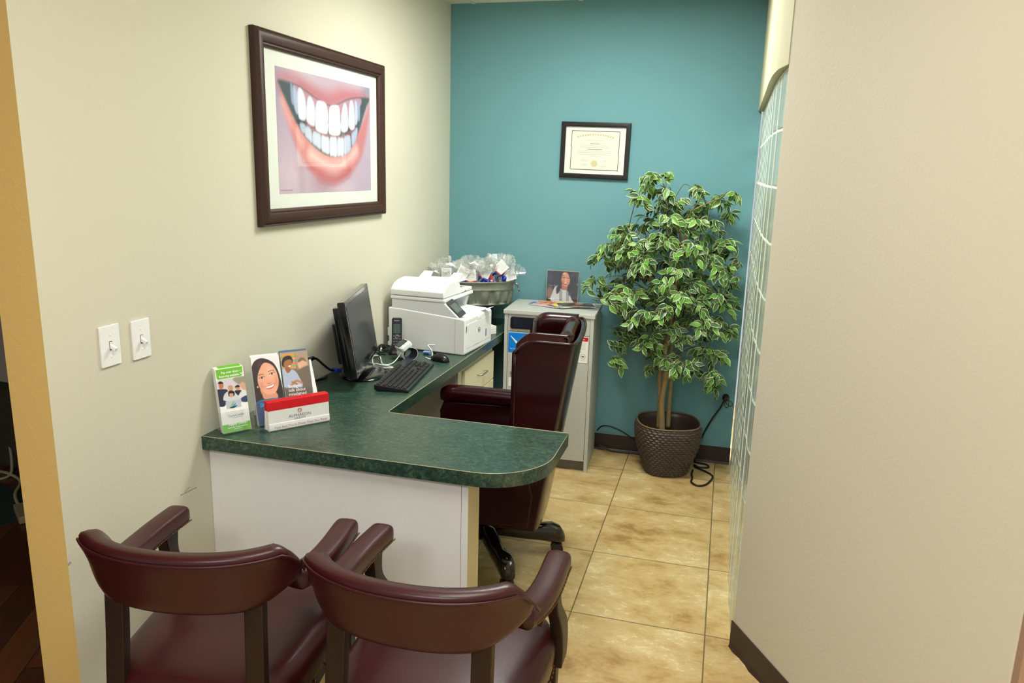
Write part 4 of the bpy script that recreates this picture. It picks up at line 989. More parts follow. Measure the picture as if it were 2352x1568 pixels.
# --- mouse
ms = thing('computer_mouse', 'black computer mouse in front of the white printer', 'mouse', (0.366, -1.108, DT), (0, 0, R(66)))
bm = NB(); rings = []
for i in range(13):
    f = i / 12; y_ = -0.052 + 0.104 * f; w_ = 0.030 * (math.sin(PI * min(1, max(0.03, f * 0.97 + 0.015))) ** 0.42) * (1 - 0.10 * math.exp(-((f - 0.5) / 0.2) ** 2)); h_ = 0.036 * math.sin(PI * (0.04 + 0.92 * f ** 0.85)) ** 0.55
    rings.append([(w_ * math.cos(PI * k / 12), y_, h_ * math.sin(PI * k / 12) ** 0.75) for k in range(13)])
loft(bm, rings); obj('shell', bm, M_black, ms, smooth=True)
bm = NB(); bmesh.ops.create_cone(bm, cap_ends=True, segments=16, radius1=0.009, radius2=0.009, depth=0.006, matrix=Matrix.Translation((0, 0.030, 0.0265)) @ Matrix.Rotation(R(90), 4, 'Y')); obj('scroll_wheel', bm, M_rubber, ms, smooth=True, autos=True)
# --- printer
pr = thing('printer', 'white multifunction laser printer on the green counter', 'printer', (0.032, -0.946, DT), (0, 0, R(-4.6)))
PX, PY = 0.412, 0.345
sc_ = 0.98
bm = NB(); prism(bm, [(0, 0.012), (0.004, 0.006), (PX - 0.008, 0), (PX, 0.006), (PX, 0.168), (PX - 0.006, 0.176), (PX - 0.03, 0.179), (0.06, 0.203), (0, 0.204)], 0, PY, 'y'); body = obj('body', bm, M_white, pr, bevel=0.008, seg=3)
bm = NB(); box(bm, PX - 0.052, PX - 0.0512, -0.0006, 0.002, 0.004, 0.172); obj('seam', bm, M_inkg, body)
bm = NB()
for z0, z1 in ((0.01, 0.03), (0.06, 0.10)): box(bm, -0.006, 0.02, 0.004, 0.02, z0, z1)
obj('rear_feet', bm, M_white, body)
# front door panel, logo, trays
bm = NB(); box(bm, PX - 0.001, PX + 0.0015, 0.030, PY - 0.014, 0.03, 0.148); fd = obj('front_door', bm, M_white, pr, bevel=0.0012)
bm = NB(); tube(bm, [(PX + 0.0018, 0.172 + 0.0125 * math.cos(2 * PI * k / 32), 0.098 + 0.0125 * math.sin(2 * PI * k / 32)) for k in range(32)], 0.0011, 6, closed=True); obj('logo_ring', bm, M_navy, fd)
lt = lettering(fd, [('hp', 0, 0, 0.017)], M_navy, name='logo_letters', y=0); lt.rotation_euler = (0, 0, R(90)); lt.location = (PX + 0.0022, 0.172, 0.093)
bm = NB(); box(bm, PX + 0.0012, PX + 0.002, 0.258, 0.268, 0.048, 0.085); obj('blue_label', bm, M_navy, fd)
bm = NB(); box(bm, PX + 0.0010, PX + 0.003, 0.012, 0.018, 0.112, 0.142); obj('power_button', bm, M_chrome, pr, bevel=0.001)
bm = NB(); prism(bm, [(PX - 0.003, 0.150), (PX + 0.0022, 0.150), (PX + 0.002, 0.166), (PX - 0.006, 0.178), (PX - 0.012, 0.178)], 0.155, 0.205, 'y'); obj('door_latch', bm, M_white2, pr, bevel=0.001)
# output bay: neck walls
bm = NB(); prism(bm, [(0.018, 0.19), (0.30, 0.178), (0.375, 0.180), (0.300, 0.245), (0.018, 0.245)], 0.003, 0.050, 'y'); obj('neck_side', bm, M_white2, pr, bevel=0.003)
bm = NB(); prism(bm, [(0.018, 0.19), (0.27, 0.180), (0.285, 0.235), (0.018, 0.245)], PY - 0.035, PY - 0.002, 'y'); obj('neck_side', bm, M_white2, pr, bevel=0.003)
bm = NB(); box(bm, 0.018, 0.14, 0.05, PY - 0.03, 0.19, 0.245); bk_ = obj('neck_back', bm, M_white2, pr)
bm = NB()
for k in range(3): box(bm, 0.139, 0.20, 0.09 + 0.06 * k, 0.115 + 0.06 * k, 0.215, 0.24)
obj('exit_rollers', bm, mat('pale blue grey plastic', (176, 190, 214)), bk_)
bm = NB(); rings = [[(0.31 + 0.0 + 0.055 * math.cos(t), 0.19 + 0.10 * math.sin(t), z) for t in [2 * PI * k / 32 for k in range(32)]] for z in (0.1800, 0.1835)]
loft(bm, rings); obj('paper_recess', bm, M_white2, body)
bm = NB(); prism(bm, [(PX - 0.02, 0.178), (PX + 0.03, 0.196), (PX + 0.030, 0.1985), (PX - 0.022, 0.1805)], 0.240, 0.292, 'y'); obj('paper_stop', bm, M_white, pr, bevel=0.001)
# scanner bed + document feeder
bm = NB(); box(bm, 0.012, 0.305, 0.001, PY, 0.246, 0.264); obj('scanner_bed', bm, M_white, pr, bevel=0.005, seg=3)
bm = NB(); prism(bm, [(0.0, 0.266), (PY, 0.266), (PY, 0.284), (0.20, 0.290), (0.19, 0.315), (0.175, 0.335), (0.14, 0.340), (0.08, 0.335), (0.035, 0.322), (0.0, 0.296)], 0.012, 0.300, 'x'); ad_ = obj('document_feeder', bm, M_white, pr, bevel=0.006, seg=3)
for x0, x1 in ((0.075, 0.125), (0.240, 0.290)):
    bm = NB(); prism(bm, [(0.165, 0.330), (0.245, 0.362), (0.247, 0.356), (0.195, 0.318)], x0, x1, 'x'); obj('paper_guide', bm, M_white, ad_, bevel=0.002)
bm = NB(); box(bm, 0.055, 0.295, 0.165, 0.30, 0.322, 0.327); obj('input_tray', bm, M_white2, ad_, bevel=0.002)
bm = NB(); box(bm, 0.3045, 0.3062, 0.235, 0.255, 0.2695, 0.2745); obj('lid_grip', bm, mat('shadow grey', (90, 92, 96)), ad_)
# touch screen on the slanted face
bm = NB(); prism(bm, rrect(-0.050, 0.050, -0.022, 0.022, 0.006, 3), -0.004, 0.0, 'z'); tm = mt(0.352, 0.030, 0.2235) @ Matrix.Rotation(R(41), 4, 'Y') @ Matrix.Rotation(R(32), 4, 'X')
bmesh.ops.transform(bm, verts=bm.verts[:], matrix=tm); ts = obj('control_panel', bm, mat('matt charcoal', (34, 38, 38), 0.5, spec=0.25), pr, bevel=0.0015)
bm = NB(); prism(bm, rrect(-0.026, 0.024, -0.017, 0.017, 0.001, 1), 0.0, 0.0006, 'z'); bmesh.ops.transform(bm, verts=bm.verts[:], matrix=tm); obj('display', bm, M_lcd, ts)
# --- cordless phone in cradle
ph = thing('cordless_phone', 'black cordless phone standing in its charging cradle before the printer', 'phone', (0.122, -1.045, DT), (0, 0, R(20)))
bm = NB(); loft(bm, [[(x * k_, y * k_ + dy, z) for x, y in rrect(-0.040, 0.040, -0.042, 0.042, 0.02, 5)] for z, k_, dy in ((0, 1, 0), (0.012, 1, 0), (0.030, 0.82, 0.005), (0.040, 0.70, 0.008))]); obj('cradle', bm, M_black, ph, smooth=True, autos=True)
TM = mt(0, -0.004, 0.022) @ Matrix.Rotation(R(-10), 4, 'X')
bm = NB(); prism(bm, rrect(-0.0235, 0.0235, 0, 0.150, 0.008, 4), -0.013, 0.013, 'y'); bmesh.ops.transform(bm, verts=bm.verts[:], matrix=TM); hs = obj('handset', bm, M_blackg, ph, bevel=0.004, seg=3)
bm = NB(); boxc(bm, (-0.0245, 0.0, 0.085), (0.002, 0.012, 0.12)); bmesh.ops.transform(bm, verts=bm.verts[:], matrix=TM); obj('side_trim', bm, M_chrome, hs, bevel=0.0008)
bm = NB(); boxc(bm, (0, -0.0134, 0.098), (0.034, 0.001, 0.044)); bmesh.ops.transform(bm, verts=bm.verts[:], matrix=TM); obj('display', bm, M_lcd, hs)
bm = NB()
for r_ in range(4):
    for c_ in range(3): boxc(bm, (-0.013 + 0.013 * c_, -0.0138, 0.062 - 0.013 * r_), (0.009, 0.002, 0.0055))
bmesh.ops.transform(bm, verts=bm.verts[:], matrix=TM); obj('keypad', bm, mat('grey keys', (96, 98, 102)), hs)
bm = NB(); tube(bm, [(0.009 * math.cos(2 * PI * k / 20), -0.0140, 0.060 + 0.008 * math.sin(2 * PI * k / 20)) for k in range(20)], 0.0012, 6, closed=True); bmesh.ops.transform(bm, verts=bm.verts[:], matrix=TM); obj('navigation_ring', bm, M_chrome, hs, smooth=True)
lt = lettering(hs, [('Panasonic', 0, 0, 0.0065)], M_inkw, y=0); lt.matrix_local = TM @ mt(0, -0.0136, 0.134)
# --- wrist blood pressure monitor
bp_ = thing('wrist_blood_pressure_monitor', 'white wrist blood pressure monitor with navy cuff between keyboard and phone', 'blood pressure monitor', (0.214, -1.135, DT), (0, 0, R(-38)))
def cuff(t, r0, r1): return Vector((0, 0.012 + 0.036 * math.cos(t), 0.030 + 0.029 * math.sin(t)))
bm = NB(); A_ = []
for k in range(31):
    t_ = R(75) + R(330) * k / 30; A_.append(((0.036 * math.cos(t_)), 0.030 + 0.029 * math.sin(t_)))
B_ = [(y * 1.09, 0.030 + (z - 0.030) * 1.09) for y, z in A_]
for pts_, m_, nm in ((A_, M_cuff, 'cuff_lining'), ([(y * 1.05, .030 + (z - .030) * 1.05) for y, z in A_], M_cable_w, 'cuff')):
    bm = NB(); th_ = 1.045
    o_ = [(y * th_, 0.030 + (z - 0.030) * th_) for y, z in pts_]
    rings = [[(-0.031, a[0], a[1]), (0.031, a[0], a[1]), (0.031, b[0], b[1]), (-0.031, b[0], b[1])] for a, b in zip(pts_, o_)]
    loft(bm, rings); obj(nm, bm, m_, bp_, smooth=True, autos=True)
UM = mt(0.0, -0.020, 0.066) @ Matrix.Rotation(R(32), 4, 'X')
bm = NB(); prism(bm, rrect(-0.036, 0.036, -0.030, 0.030, 0.010, 4), -0.010, 0.012, 'z'); bmesh.ops.transform(bm, verts=bm.verts[:], matrix=UM); un = obj('monitor_unit', bm, M_white, bp_, bevel=0.004, seg=3)
bm = NB(); prism(bm, rrect(-0.031, 0.012, -0.026, 0.026, 0.005, 3), 0.0122, 0.0128, 'z'); bmesh.ops.transform(bm, verts=bm.verts[:], matrix=UM); ds = obj('display', bm, mat('dark brown display', (44, 36, 32), 0.2), un)
bm = NB(); prism(bm, rrect(-0.027, 0.006, -0.020, 0.020, 0.002, 2), 0.0129, 0.0132, 'z'); bmesh.ops.transform(bm, verts=bm.verts[:], matrix=UM); obj('lcd_area', bm, M_lcd, ds)
bm = NB()
for yy in (-0.016, 0.004, 0.02): sphere(bm, (0.022, yy, 0.0125), (0.0055, 0.006, 0.0018), 10, 6)
bmesh.ops.transform(bm, verts=bm.verts[:], matrix=UM); obj('buttons', bm, M_paper, un, smooth=True)
# --- usb block
ub = thing('usb_connector', 'pale blue plug lying against the printer side', 'plug', (0.262, -1.010, DT), (0, 0, R(5)))
bm = NB(); box(bm, -0.018, 0.018, -0.012, 0.012, 0, 0.014); obj('plug_body', bm, mat('pale blue plastic', (120, 150, 200)), ub, bevel=0.003)
bm = NB(); box(bm, -0.012, 0.012, -0.016, -0.011, 0.003, 0.011); obj('plug_tip', bm, M_navy, ub)
# --- cables on the desk
def cable(name, label, pts, r, m, cat='cable', ends=()):
    bm = NB(); tube(bm, pts, r, 8, sm=8); o = obj(name, bm, m, smooth=True); prop(o, label, cat); return o
z_ = DT + 0.0028
cable('usb_cable', 'white cable looping from the blood pressure monitor across the desk', [(0.205, -1.178, DT + 0.045), (0.190, -1.205, DT + 0.012), (0.185, -1.26, z_), (0.150, -1.27, z_), (0.085, -1.16, z_ + .004), (0.070, -1.20, z_ + 0.012), (0.130, -1.31, z_), (0.205, -1.325, z_), (0.215, -1.305, z_), (0.150, -1.30, z_ + 0.005), (0.075, -1.27, z_), (0.045, -1.22, z_)], 0.0024, M_cable_w)
cable('usb_cable', 'white cable curling from cuff to the opening in the printer side', [(0.300, -1.125, z_ + .012), (0.320, -1.10, z_), (0.295, -1.03, z_ + 0.02), (0.262, -0.995, DT + 0.040), (0.292, -0.9815, DT + 0.041)], 0.0024, M_cable_w)
z_ = DT + 0.0024
cable('black_cable', 'thin black cable behind the monitor rising in a small peak by the wall', [(0.045, -1.20, z_), (0.032, -1.12, DT + 0.01), (0.020, -1.09, DT + 0.06), (0.03, -1.07, DT + 0.012), (0.05, -1.03, z_), (0.03, -1.0, z_)], 0.0018, M_rubber)
cable('black_cable', 'black cable tangle between the monitor and the phone cradle', [(0.05, -1.28, z_ + .003), (0.09, -1.16, z_ + .012), (0.03, -1.10, z_ + .01), (0.075, -1.06, z_ + .02), (0.045, -1.03, DT + .03), (0.03, -1.0, DT + .012), (0.07, -1.03, z_ + .006), (0.04, -1.09, z_), (0.09, -1.10, z_)], 0.0024, M_rubber)
cable('black_cable', 'thin black cable running from under the monitor toward the keyboard', [(0.060, -1.18, z_ + 0.002), (0.12, -1.24, z_ + .004), (0.145, -1.30, z_), (0.165, -1.335, z_), (0.225, -1.36, z_)], 0.0014, M_rubber)
pb = thing('power_adapter', 'black adapter on the desk at the rear corner of the printer', 'adapter', (0.018, -1.02, DT), (0, 0, 0))
bm = NB(); sphere(bm, (0.012, 0.0, 0.016), (0.018, 0.028, 0.0158), 16, 10); obj('adapter_body', bm, M_rubber, pb, smooth=True)
bm = NB(); tube(bm, [(0.02, -0.02, 0.016), (0.03, -0.045, 0.02), (0.034, -0.06, 0.012)], 0.004, 8, sm=4); obj('adapter_plug', bm, M_cable_w, pb, smooth=True)
vc = thing('video_cable', 'black monitor cable with blue connector beside the monitor edge', 'cable', (0, 0, 0))
bm = NB(); tube(bm, [(0.072, -1.800, 0.868), (0.070, -1.772, 0.882), (0.070, -1.735, 0.880), (0.070, -1.700, 0.866), (0.070, -1.655, 0.834), (0.070, -1.605, 0.802), (0.070, -1.575, 0.791)], 0.0048, 10, sm=6); obj('cord', bm, M_rubber, vc, smooth=True)
bm = NB(); tube(bm, [(0.070, -1.775, 0.882), (0.070, -1.735, 0.880)], 0.0085, 10); obj('strain_relief', bm, M_rubber, vc, smooth=True)
bm = NB(); tube(bm, [(0.072, -1.805, 0.866), (0.070, -1.790, 0.83), (0.045, -1.745, 0.780), (0.020, -1.700, DT + 0.006), (0.020, -1.64, DT + 0.0065), (0.035, -1.60, DT + 0.0065), (0.03, -1.56, DT + 0.0065)], 0.0048, 10, sm=6); obj('cord', bm, M_rubber, vc, smooth=True)
M5 = mt(0.072, -1.552, 0.786) @ Matrix.Rotation(R(80), 4, 'Z') @ Matrix.Rotation(R(14), 4, 'Y')
bm = NB(); boxc(bm, (0, 0, 0), (0.040, 0.032, 0.015), M5); cn = obj('connector', bm, M_bluep, vc, bevel=0.003, label='blue connector')
bm = NB()
for dy in (-0.008, 0.008): boxc(bm, (0.0245, dy, 0), (0.010, 0.003, 0.009), M5)
boxc(bm, (0.0295, 0, 0), (0.003, 0.018, 0.009), M5); obj('connector_shell', bm, mat('bright tin', (225, 225, 220), 0.3), cn)
# orange scrap seen behind the leaflets
# --- paper ream
rm = thing('paper_stack', 'white paper pack between printer and grey console, red tab on top', 'paper', (0.436, -0.431, DT), (0, 0, R(50)))
bm = NB(); box(bm, -0.15, 0, 0, 0.13, 0, 0.043); obj('sheets', bm, M_paper, rm, bevel=0.001)
bm = NB(); box(bm, -0.148, -0.085, 0.01, 0.08, 0.043, 0.0445); obj('red_tab', bm, M_red, rm)
bm = NB()
for zz in (0.012, 0.024): box(bm, -0.14, 0.0, -0.0004, 0.0, zz, zz + 0.0008)
obj('pack_seams', bm, M_inkg, rm)

# ================================================================== LEAFLETS AND HOLDERS
ang = math.atan2(0.0785, 0.0505)
def leaf_thing(name, label, cat, loc, lean, rz, group=None): return thing(name, label, cat, loc, (R(-lean), 0, rz), group)
# left: payment plan leaflets
LA = (0.0255, -2.3005, DT)      # overwritten below from the measured foot line
p0 = Vector((0.0665, -2.306)); p1 = Vector((0.1175, -2.228)); ang = math.atan2(p1.y - p0.y, p1.x - p0.x)
uh = Vector((math.cos(ang), math.sin(ang))); nb = Vector((-uh.y, uh.x))     # into the wall side
def place(p, along, back, z=0): q = Vector(p) + uh * along + nb * back; return (q.x, q.y, DT + z)
h1 = leaf_thing('leaflet_holder', 'clear acrylic holder with green and white leaflets at the desk corner', 'leaflet holder', place(p0, 0, 0, 0.0), 13, ang)
bm = NB(); box(bm, -0.006, 0.102, -0.006, -0.0045, 0.003, 0.075); obj('front_pocket', bm, M_acr, h1)
bm = NB(); box(bm, -0.006, 0.102, 0.030, 0.0315, 0.0, 0.175); obj('back_plate', bm, M_acr, h1)
bm = NB(); box(bm, -0.008, -0.0065, -0.006, 0.0315, 0.002, 0.075); box(bm, 0.1025, 0.104, -0.006, 0.0315, 0.002, 0.075); box(bm, -0.008, 0.104, -0.006, 0.0315, 0.001, 0.0025); obj('side_walls', bm, M_acr, h1)
CARE = [(385, 440), (740, 390), (905, 1330), (490, 1415)]
W1, H1 = 0.094, 0.214
for i in range(3):
    lf = leaf_thing('leaflet', ['front leaflet with green tabs and a family photo in the corner holder', 'white and green leaflet tucked behind the front one in the corner holder', 'white and green leaflet tucked behind the front one in the corner holder'][i], 'leaflet', place(p0, -0.001, 0.0015 + 0.0088 * i, 0.005), 13, ang, 'payment leaflets in the corner holder')
    bm = NB(); box(bm, 0, W1, 0, 0.0075, 0, H1 + 0.001 * i); obj('folded_paper', bm, M_paper, lf, bevel=0.001)
    if i: 
        bm = NB(); box(bm, 0.015, W1 - 0.004, -0.0003, 0.0078, H1 - 0.03, H1 + 0.0013 + 0.001 * i); obj('green_tab', bm, M_grn, lf); continue
    q = Paint(W1, H1, (240, 240, 238), CARE, 96, 210)
    q.poly([(395, 450), (735, 400), (742, 500), (725, 525), (425, 578), (410, 560)], (110, 190, 50), 0.0008, smooth=False)
    q.poly([(412, 585), (800, 525), (828, 890), (380, 960), (365, 900)], (214, 206, 214), 0.001, smooth=False)
    q.poly([(620, 560), (790, 530), (810, 620), (700, 640)], (150, 150, 130), 0.003)
    q.poly([(340, 960), (355, 800), (400, 720), (500, 705), (555, 740), (520, 940), (430, 965)], (38, 44, 72), 0.001); q.poly([(430, 620), (455, 600), (490, 620), (495, 670), (470, 710), (440, 690)], (190, 120, 84), 0.001); q.poly([(425, 620), (455, 596), (492, 618), (480, 630), (440, 632)], (40, 26, 22), 0.0008)
    q.poly([(490, 850), (520, 760), (600, 735), (690, 760), (720, 840), (640, 880), (530, 880)], (206, 214, 220), 0.001); q.poly([(555, 670), (585, 650), (618, 665), (622, 710), (590, 735), (560, 715)], (206, 150, 120), 0.001); q.poly([(560, 745), (600, 725), (640, 745), (640, 800), (570, 810)], (34, 24, 26), 0.0008); q.poly([(575, 775), (600, 765), (628, 775), (620, 815), (585, 820)], (216, 160, 130), 0.0008)
    q.poly([(645, 740), (690, 720), (745, 735), (760, 790), (700, 800)], (36, 34, 44), 0.001); q.poly([(650, 680), (680, 650), (712, 670), (708, 715), (675, 725)], (210, 156, 124), 0.001); q.poly([(645, 680), (680, 648), (712, 664), (700, 680)], (40, 30, 28), 0.0008)
    q.poly([(700, 800), (760, 710), (815, 750), (822, 830), (740, 840)], (222, 222, 224), 0.001); q.poly([(715, 640), (745, 605), (785, 640), (790, 720), (745, 700)], (214, 164, 130), 0.001); q.poly([(735, 840), (820, 800), (828, 890), (750, 890)], (50, 62, 110), 0.001)
    q.poly([(520, 890), (735, 850), (742, 970), (540, 1005)], (190, 194, 208), 0.0008, smooth=False)
    q.poly([(585, 970), (640, 880), (630, 930)], (120, 190, 70), 0.0006); q.poly([(600, 975), (665, 905), (650, 955)], (60, 150, 200), 0.0006); q.poly([(580, 980), (680, 945), (660, 975), (610, 990)], (20, 70, 80), 0.0006)
    for k, (a, b) in enumerate((((520, 1065), (785, 1020)), ((530, 1085), (780, 1043)), ((535, 1105), (775, 1063)), ((585, 1115), (730, 1090)))): q.line([a, b], 0.0005, (170, 172, 172), 0.0006, 0.8)
    q.poly([(468, 1270), (880, 1190), (900, 1330), (490, 1415)], (110, 190, 50), 0.0008, smooth=False)
    q.mesh('printed_front', M_print, lf, y=-0.0004, x0=0)
    lettering(lf, [('Pay over time—', 0.052, 0.1955, 0.0105, 'CENTER', .95, 0, 0.0002), ('financing available.™', 0.050, 0.1838, 0.0100, 'CENTER', .95, 0, 0.0002), ('Apply today!', 0.052, 0.0225, 0.0125, 'CENTER', 1, 0, 0.0003)], M_inkw, y=-0.0008)
    lettering(lf, [('CareCredit', 0.049, 0.050, 0.0115)], M_slate, name='logo_lettering', y=-0.0008)
    bm = NB(); scribble_line(bm, 0.050, 0.0140, 0.066, 0.0020, -0.0006, r9); scribble_line(bm, 0.050, 0.0085, 0.026, 0.0014, -0.0006, r9); obj('small_print', bm, M_inkw, lf)
    bm = NB(); scribble_line(bm, 0.052, 0.0455, 0.034, 0.0012, -0.0006, r9); obj('small_print', bm, M_inkg, lf)

# middle: two-pocket holder with the woman and the man
p2 = Vector((0.127, -2.201)); a2 = math.atan2(0.085, 0.080); u2_ = Vector((math.cos(a2), math.sin(a2))); n2_ = Vector((-u2_.y, u2_.x))
def place2(al, bk, z=0): q = p2 + u2_ * al + n2_ * bk; return (q.x, q.y, DT + z)
h2 = leaf_thing('leaflet_holder', 'clear two-pocket acrylic holder behind the white and red folders', 'leaflet holder', place2(-0.004, -0.004), 20, a2)
bm = NB(); box(bm, 0, 0.205, 0, 0.0015, 0.003, 0.080); obj('front_pocket', bm, M_acr, h2)
bm = NB(); box(bm, 0, 0.2075, 0.030, 0.0315, 0.0, 0.205); obj('back_plate', bm, M_acr, h2)
bm = NB(); box(bm, -0.0015, 0, 0, 0.0315, 0.002, 0.080); box(bm, 0.099, 0.1005, 0, 0.0315, 0.002, 0.12); box(bm, 0, 0.205, 0, 0.0315, 0.001, 0.0025); obj('side_walls', bm, M_acr, h2)
bm = NB(); prism(bm, [(0.2060, 0.02), (0.2260, 0.02), (0.2130, 0.215), (0.2060, 0.215)], 0.012, 0.028, 'y'); obj('white_side_flange', bm, M_white, h2)
WF = [(868, 268), (1290, 250), (1382, 885), (965, 940)]
for i in range(2):
    lf = leaf_thing('leaflet', ['front leaflet with a smiling dark-haired woman, left pocket of the middle holder', 'white-edged leaflet right behind the smiling woman in the left pocket'][i], 'leaflet', place2(0.001, 0.0005 + 0.0135 * i, 0.004), 20, a2, 'leaflets in the middle holder')
    bm = NB(); box(bm, 0, 0.0945, 0, 0.012, 0, 0.238 + 0.003 * i); obj('folded_paper', bm, M_paper, lf, bevel=0.001)
    if i: continue
    bm = NB(); box(bm, 0, 0.0945, -0.0004, 0.0, 0.0, 0.088); lo_ = obj('blue_lower_print', bm, mat('deep blue print', (58, 84, 128)), lf)
    lettering(lo_, [('SMILE', 0.012, 0.064, 0.0165, 'LEFT', 0.9, 0, 0.0006)], M_inkcy, y=-0.0008)
    q = Paint(0.0945, 0.154, (234, 232, 232), WF, 100, 160)
    q.poly([(890, 420), (930, 332), (1000, 293), (1070, 292), (1150, 320), (1225, 372), (1285, 470), (1325, 590), (1350, 700), (1382, 895), (1200, 930), (965, 945), (925, 760), (900, 560)], (48, 32, 38), 0.0008)
    q.blob((1010, 380), 0.012, 0.02, (84, 62, 66), 0.9, 0.6)
    q.poly([(1040, 740), (1250, 780), (1290, 880), (1110, 900), (1060, 830)], (214, 150, 118), 0.0012)
    q.poly([(1070, 362), (1140, 362), (1215, 410), (1270, 500), (1300, 610), (1297, 710), (1262, 790), (1200, 826), (1130, 824), (1065, 780), (1012, 712), (985, 620), (990, 520), (1025, 425)], (230, 166, 136), 0.0012)
    q.blob((1170, 500), 0.018, 0.03, (246, 196, 168), 0.9, 0.8); q.blob((1050, 700), 0.012, 0.02, (212, 136, 110), 0.9, 0.7); q.blob((1270, 640), 0.008, 0.025, (206, 136, 110), 0.9, 0.7); q.blob((1160, 660), 0.007, 0.006, (206, 138, 116), 0.9, 0.8)
    for (a, b), rr_ in (((1052, 580), 0), ((1200, 522), 0)): q.blob((a, b), 0.0066, 0.0034, (244, 236, 230), 0.3, 0.9, -0.2); q.blob((a, b), 0.0042, 0.0036, (40, 22, 24), 0.4); q.line([(a - 45, b + 10), (a, b - 22), (a + 42, b - 18)], 0.0007, (50, 26, 26), 0.0006)
    q.line([(1000, 540), (1040, 527), (1070, 528)], 0.0009, (70, 40, 36), 0.0008); q.line([(1145, 492), (1190, 474), (1228, 478)], 0.0009, (70, 40, 36), 0.0008)
    q.line([(1128, 655), (1150, 672), (1190, 655)], 0.0007, (190, 112, 92), 0.0008, 0.8)
    q.poly([(1098, 712), (1150, 700), (1200, 680), (1246, 660), (1235, 705), (1195, 738), (1145, 746)], (214, 82, 92), 0.0008); q.poly([(1110, 715), (1155, 706), (1205, 688), (1238, 670), (1220, 705), (1180, 724), (1140, 732)], (252, 250, 248), 0.0006)
    q.poly([(975, 710), (992, 700), (1000, 722), (985, 730)], (230, 190, 170), 0.0005)
    q.poly([(960, 945), (1050, 905), (1200, 880), (1385, 872), (1385, 900), (970, 960)], (72, 108, 140), 0.0008, smooth=False)
    q.mesh('printed_front', M_print, lf, y=-0.0006, x0=0, z0=0.083)
MF = [(1290, 200), (1690, 165), (1840, 800), (1445, 865)]
for i in range(2):
    lf = leaf_thing('leaflet', ['leaflet with a man in a pale blue shirt, right pocket of the middle holder', 'blue-edged leaflet behind the man in the pale blue shirt'][i], 'leaflet', place2(0.1025, 0.0005 + 0.0125 * i, 0.004), 20, a2, 'leaflets in the middle holder')
    bm = NB(); box(bm, 0, 0.094, 0, 0.011, 0, 0.243 + 0.004 * i); obj('folded_paper', bm, M_paper if not i else M_slate, lf, bevel=0.001)
    if i: continue
    q = Paint(0.094, 0.158, (122, 108, 94), MF, 100, 160)
    q.poly([(1290, 190), (1500, 165), (1560, 430), (1345, 445)], (200, 150, 96), 0.002, smooth=False)
    for k, c in enumerate(((104, 148, 190), (226, 140, 60), (120, 178, 84), (230, 170, 90), (90, 160, 200), (226, 110, 60), (110, 180, 110))): q.line([(1290 + 8 * k, 205 + 33 * k), (1520 + 8 * k, 180 + 33 * k)], 0.0021, c, 0.001, 0.9)
    q.poly([(1500, 160), (1700, 160), (1760, 430), (1580, 440)], (166, 146, 124), 0.004, smooth=False)
    q.poly([(1570, 300), (1630, 270), (1690, 300), (1720, 400), (1680, 490), (1620, 440), (1580, 390)], (216, 170, 140), 0.002); q.poly([(1565, 320), (1600, 275), (1660, 275), (1700, 330), (1640, 310), (1590, 340)], (120, 96, 80), 0.002); q.blob((1610, 395), 0.003, 0.003, (240, 214, 196), 0.8)
    q.poly([(1580, 470), (1780, 400), (1840, 800), (1660, 830), (1640, 600)], (110, 98, 88), 0.003)
    q.poly([(1330, 340), (1345, 275), (1400, 245), (1455, 250), (1490, 300), (1485, 360), (1420, 420), (1350, 400)], (34, 26, 24), 0.001)
    q.poly([(1370, 330), (1420, 300), (1475, 310), (1482, 380), (1450, 425), (1400, 430), (1365, 390)], (164, 104, 66), 0.001); q.poly([(1430, 395), (1475, 385), (1460, 410)], (240, 230, 220), 0.0006)
    q.poly([(1350, 450), (1400, 445), (1440, 500), (1490, 445), (1560, 480), (1620, 560), (1680, 660), (1650, 730), (1500, 740), (1400, 700), (1345, 560)], (172, 184, 212), 0.001)
    q.poly([(1395, 420), (1460, 425), (1480, 460), (1440, 498), (1400, 460)], (150, 92, 60), 0.001)
    q.line([(1500, 690), (1580, 610), (1670, 640)], 0.0035, (190, 124, 80), 0.001); q.line([(1520, 630), (1600, 660)], 0.003, (172, 108, 70), 0.001); q.line([(1400, 690), (1500, 695)], 0.004, (178, 190, 218), 0.001)
    q.poly([(1400, 720), (1840, 690), (1840, 810), (1445, 870)], (96, 86, 76), 0.004, op=0.85, smooth=False)
    q.mesh('printed_front', M_print, lf, y=-0.0004, x0=0, z0=0.085)
    lettering(lf, [('Straight', 0.012, 0.117, 0.0155, 'LEFT', .95, 0, 0.0001), ('talk about', 0.012, 0.1035, 0.0155, 'LEFT', .95), ('misaligned', 0.012, 0.0895, 0.0155, 'LEFT', .95)], M_inkw, y=-0.0008)
# right: low white holder with red-topped folders
p3 = Vector((0.189, -2.232)); a3 = math.atan2(0.172, 0.128); u3 = Vector((math.cos(a3), math.sin(a3))); n3 = Vector((-u3.y, u3.x))
def place3(al, bk, z=0): q = p3 + u3 * al + n3 * bk; return (q.x, q.y, DT + z)
h3 = thing('folder_holder', 'low white card holder with slogan holding red-topped folders on the desk', 'leaflet holder', place3(0, 0), (0, 0, a3))
bm = NB(); prism(bm, [(0.004, 0.0), (0.0, 0.004), (-0.001, 0.012), (0.0015, 0.026), (0.0030, 0.027), (0.002, 0.012), (0.006, 0.003), (0.032, 0.003), (0.036, 0.0)], 0, 0.2144, 'x'); tr = obj('tray', bm, M_white, h3, smooth=True, autos=True)
bm = NB(); prism(bm, [(0.036, 0.0), (0.039, 0.0), (0.031, 0.094), (0.0285, 0.094)], -0.003, 0.216, 'x'); obj('back_card', bm, M_paper, h3)
